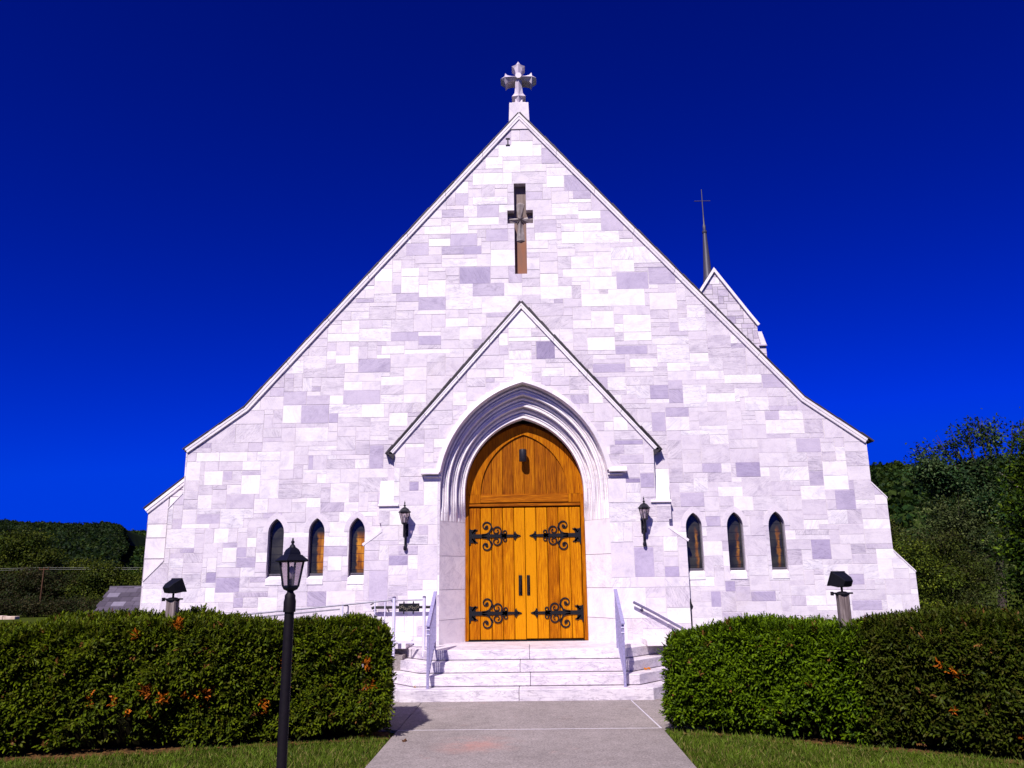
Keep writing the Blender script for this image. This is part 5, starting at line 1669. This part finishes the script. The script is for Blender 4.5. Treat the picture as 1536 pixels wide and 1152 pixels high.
# left background
LT = [(.024, .040, .004), (.048, .066, .006), (.080, .096, .010)]
BR = [(.038, .032, .012), (.024, .032, .009), (.052, .044, .018), (.026, .038, .009)]
bt = [(0, 0, 4.1, 1.9, 1.8, 1.0, 2.0), (-1.4, 0, 3.2, 1.8, 1.6, 1.0, 2.0), (1.5, 0, 3.1, 1.8, 1.6, .9, 2.0), (0, -.4, 2.2, 2.6, 1.7, 1.0, 2.4), (0, -.4, 1.0, 2.8, 1.6, .9, 2.2)]
tree("hill_tree", "rounded olive tree rising behind the wires at the left edge", "tree", (-37.3, 45.0, GROUND), 2.4, .16, [(a, b, c * 1.12, d, e, f, w) for a, b, c, d, e, f, w in bt], .17, LT, 95, 31, "trees below the left hill")
tree("hill_tree", "lower olive tree right behind the utility pole", "tree", (-33.6, 46.5, GROUND), 1.4, .15, [(a, b, c * .60, d, e, f, w) for a, b, c, d, e, f, w in bt], .17, LT, 95, 32, "trees below the left hill")
bb = [(0, 0, 1.9, 1.5, 1.3, .7, 1.6), (-1.1, 0, 1.2, 1.3, 1.1, .7, 1.4), (1.1, 0, 1.2, 1.3, 1.1, .7, 1.4), (0, -.4, .5, 1.9, 1.2, .5, 1.6)]
NAMES = ["brownish thicket at the far left edge below the wires", "dark brown thicket just left of the utility pole", "reddish brown thicket just right of the utility pole", "dark green thicket left of the slate roof", "olive thicket directly behind the slate roof", "tall dark thicket between the slate roof and the church corner"]
for i, (x, y, sc_, cols) in enumerate(((-32.6, 36.5, .92, BR), (-30.2, 36.2, 1.06, BR), (-27.8, 36.8, .90, BR), (-25.9, 35.8, 1.12, LT), (-24.2, 36.5, .86, LT), (-22.4, 36.0, 1.05, LT))):
    tree("thicket", NAMES[i], "bush", (x, y, GROUND), 1.0 * sc_, .07, [(a, b, c * sc_, d, e, f * sc_, w) for a, b, c, d, e, f, w in bb], .13, cols, 95, 40 + i, "thickets beyond the left hedge")
tree("hill_tree", "small leafy tree behind the thickets near the church corner", "tree", (-27.5, 47.0, GROUND), 2.0, .12, [(a, b, c * .48, d, e, f * .8, w) for a, b, c, d, e, f, w in bt], .17, DEEP, 80, 51, "trees below the left hill")

LOWN = ["low dark shrub at the far left edge, just above the hedge top", "low dark shrub below the utility pole, above the hedge top", "low dark shrub right of the utility pole, above the hedge top", "low dark shrub beside the slate roof's left slope"]
for i, (x, y) in enumerate(((-26.6, 28.6), (-24.2, 29.2), (-21.8, 28.8), (-19.6, 29.3))):
    tree("low_shrub", LOWN[i], "bush", (x, y, GROUND), .4, .04, [(0, 0, .55, 1.2, .9, .40, 1.0), (-.8, 0, .35, .9, .8, .35, .8), (.8, 0, .38, .9, .8, .35, .8)], .10, BR if i < 3 else LT, 110, 60 + i, "low shrubs beyond the left hedge")

# utility pole and wires
t = thing("utility_pole", "brown wooden utility pole carrying wires among the thickets on the left", "utility pole", (-29.1, 34.6, GROUND))
mb = MB(); mb.tube([(0, 0, -.3), (0, 0, 2.54)], [.042, .034], 10); mb.build("pole", REDWOOD, t, smooth=True)
mb = MB(); mb.box(-.30, .30, -.02, .02, 2.46, 2.50); mb.build("crossarm", REDWOOD, t)
for x in (-.27, .27, 0):
    mb = MB(); mb.lathe([(.02, 2.51), (.03, 2.54), (.02, 2.60), (.008, 2.61)], 8, (x, 0, 0)); mb.build("insulator", REDWOOD, t)
mb = MB()
for dy, dz in ((-.02, 0), (.02, -.10)):
    for x0, x1 in ((-65, -29.9), (-29.9, -2)):
        pts = []
        for i in range(25):
            f = i / 24
            x = x0 + (x1 - x0) * f
            za, zb = (2.1, 2.0) if x0 < -40 else (2.0, 2.02)
            pts.append((x, 35.9 + dy, za + (zb - za) * f + dz - .55 * f * (1 - f)))
        mb.tube(pts, .009, 5)
o = mb.build("power_line", WIREM, None)
tag(o, "pale overhead wires sagging either side of the wooden utility pole", "wires")

# slate-roofed outbuilding behind the left corner
t = thing("outbuilding", "low outbuilding with a purple-grey slate roof behind the church's left corner", "building", (-8.1, 4.6, GROUND))
mb = MB()
ridge_z, eave_z, run = .962 - GROUND, -.02 - GROUND, 1.28
sl = math.hypot(run, ridge_z - eave_z)
rowh = .155
r_ = random.Random(5)
for side in (-1, 1):
    k = 0
    v = 0.0
    while v < sl - .02:
        x = -1.42 - (.1 if k % 2 else 0)
        while x < 1.5:
            w = r_.uniform(.13, .30)
            v1 = min(v + rowh + .03, sl)
            f0, f1 = v / sl, v1 / sl
            lift0, lift1 = .022, .006
            P = lambda xx, f, l: (max(-1.36, min(1.5, xx)), side * run * (1 - f), eave_z + (ridge_z - eave_z) * f + l)
            if x + w > -1.30:
                mb.add([P(x, f0, lift0), P(x + w - .006, f0, lift0), P(x + w - .006, f1, lift1), P(x, f1, lift1), P(x, f0, 0), P(x + w - .006, f0, 0)], [(0, 1, 2, 3), (0, 4, 5, 1)], (r_.choice([.2, .35, .5, .5, .65, .9]) + r_.uniform(-.1, .1), r_.random(), .5))
            x += w
        v += rowh; k += 1
mb.box(-1.36, 1.5, -.04, .04, ridge_z - .01, ridge_z + .02, (.6, 0, .5))
mb.build("roof", SLATE2, t, fixn=False)
mb = MB()
mb.prism([(-run + .12, -.1), (-run + .12, eave_z + .02), (0, ridge_z - .06), (run - .12, eave_z + .02), (run - .12, -.1)], -1.25, 1.45, (.6, .3, .5), axis='x')
mb.build("wall", STONE, t)

# low pale wall far left
t = MB()
for i in range(6):
    t.box(i * .62, i * .62 + .60, 0, .4, 0, .30 + .03 * math.sin(i * 2.3), (.75 + .1 * math.sin(i * 5), rng.random(), .5), 0, .02)
o = t.build("low_wall", SANDST, None)
o.location = (-28.9, 26.2, GROUND - .16)
tag(o, "low sunlit pale stone wall glimpsed over the hedge at the left edge", "wall")

# ------------------------------------------------------------------ wooded hills
def hill(name, ridge, foot, rows, cols_, seed):
    """sheet from a foot line up to a ridge line, both polylines in (x, y, z) of equal length"""
    g = np.random.default_rng(seed)
    ridge = np.array(ridge, float); foot = np.array(foot, float)
    tt = np.linspace(0, 1, cols_)
    k = np.linspace(0, 1, len(ridge))
    Rl = np.stack([np.interp(tt, k, ridge[:, i]) for i in range(3)], 1)
    Fl = np.stack([np.interp(tt, k, foot[:, i]) for i in range(3)], 1)
    v = np.linspace(0, 1.12, rows)
    G = np.empty((rows, cols_, 3))
    for i, f in enumerate(v):
        ff = min(f, 1.0)
        ease = ff ** 1.25
        G[i] = Fl + (Rl - Fl) * ff
        G[i, :, 2] = Fl[:, 2] + (Rl[:, 2] - Fl[:, 2]) * ease
        if f > 1: G[i, :, 1] += (f - 1) * 900; G[i, :, 2] -= (f - 1) * 120
        G[i, :, 2] += 2.0 * np.sin(tt * 21 + f * 9 + seed) * np.sin(f * 14 + seed) * min(1, f * 3) * (1 if f < .9 else .2)
    mb = MB()
    mb.add(G.reshape(-1, 3).tolist(), [(i * cols_ + j, i * cols_ + j + 1, (i + 1) * cols_ + j + 1, (i + 1) * cols_ + j) for i in range(rows - 1) for j in range(cols_ - 1)])
    o = mb.build(name, HILLM, None, smooth=True, fixn=False)
    tag(o, kind='structure')
    return G
def forest(name, label, G, n, size, seed, greens, fmax=1.0):
    g = np.random.default_rng(seed)
    rows, cols_, _ = G.shape
    a = g.uniform(0, (rows - 1) * fmax, n); b = g.uniform(0, cols_ - 1.001, n)
    i, j = a.astype(int).clip(0, rows - 2), b.astype(int)
    fa, fb = (a - i)[:, None], (b - j)[:, None]
    P = (G[i, j] * (1 - fa) + G[i + 1, j] * fa) * (1 - fb) + (G[i, j + 1] * (1 - fa) + G[i + 1, j + 1] * fa) * fb
    k = 22
    R_ = size * g.uniform(.65, 1.25, (n, 1))
    Hh = R_ * g.uniform(.9, 1.9, (n, 1))
    q = unit(g.normal(size=(n, k, 3)).reshape(-1, 3)).reshape(n, k, 3)
    q[:, :, 2] = np.abs(q[:, :, 2])
    C = P[:, None, :] + q * np.concatenate([R_, R_, Hh], 1)[:, None, :] * g.uniform(.6, 1.05, (n, k, 1))
    D = unit((q + g.normal(0, .7, q.shape)).reshape(-1, 3))
    m = n * k
    sz = np.repeat(R_, k, 0)[:, 0] * g.uniform(.5, .95, m)
    V = leaf_quads(C.reshape(-1, 3), D, sz, sz * .75, .15, up=unit(q.reshape(-1, 3) + np.array([0, 0, .5])))
    gr = np.array(greens)
    T = np.repeat((gr[g.integers(0, len(gr), n)] * (.45 + 1.1 * g.random((n, 1))))[:, None, :], k, 1).reshape(-1, 3)
    o = quads_mesh(name, V, T, TREELEAF)
    return tag(o, label, "forest", kind='stuff')
FOR_L = [(.011, .026, .007), (.018, .034, .008), (.028, .044, .009), (.010, .018, .007)]
FOR_R = [(.013, .032, .007), (.022, .046, .008), (.038, .062, .010)]
GA = hill("wooded_hill", [(-1050, 930, 84), (-800, 915, 80), (-608, 900, 72), (-576, 900, 67), (-530, 900, 65.5), (-484, 900, 65.5), (-462, 895, 61), (-446, 880, 42)],
          [(-640, 210, -1), (-460, 205, -1), (-330, 200, -1), (-290, 200, -1), (-255, 200, -1), (-210, 200, -1), (-140, 200, -1), (-118, 200, -1)], 26, 60, 1)
forest("hillside_forest", "dark green forest covering the nearer hill on the left", GA, 13000, 2.5, 5, FOR_L, .985 / 1.12)
GB = hill("far_hill", [(-900, 1300, 95), (-720, 1300, 84), (-640, 1300, 80), (-560, 1300, 74), (-420, 1300, 70)],
          [(-420, 420, -1), (-330, 420, -1), (-290, 420, -1), (-220, 420, -1), (-120, 420, -1)], 20, 40, 2)
forest("hillside_forest", "forest on the farther hill showing beside the church's left corner", GB, 6000, 3.4, 6, FOR_R, 1.0)
GC = hill("wooded_slope", [(150, 700, 80), (240, 700, 88), (303, 700, 90), (325, 700, 93), (345, 700, 86), (400, 700, 82), (500, 700, 86), (640, 700, 92)],
          [(35, 130, -1), (50, 130, -1), (60, 130, -1), (66, 130, -1), (72, 130, -1), (86, 130, -1), (120, 130, -1), (180, 130, -1)], 26, 60, 3)
forest("hillside_forest", "green forest on the slope behind the trees on the right", GC, 5200, 3.6, 7, FOR_R, .985 / 1.12)
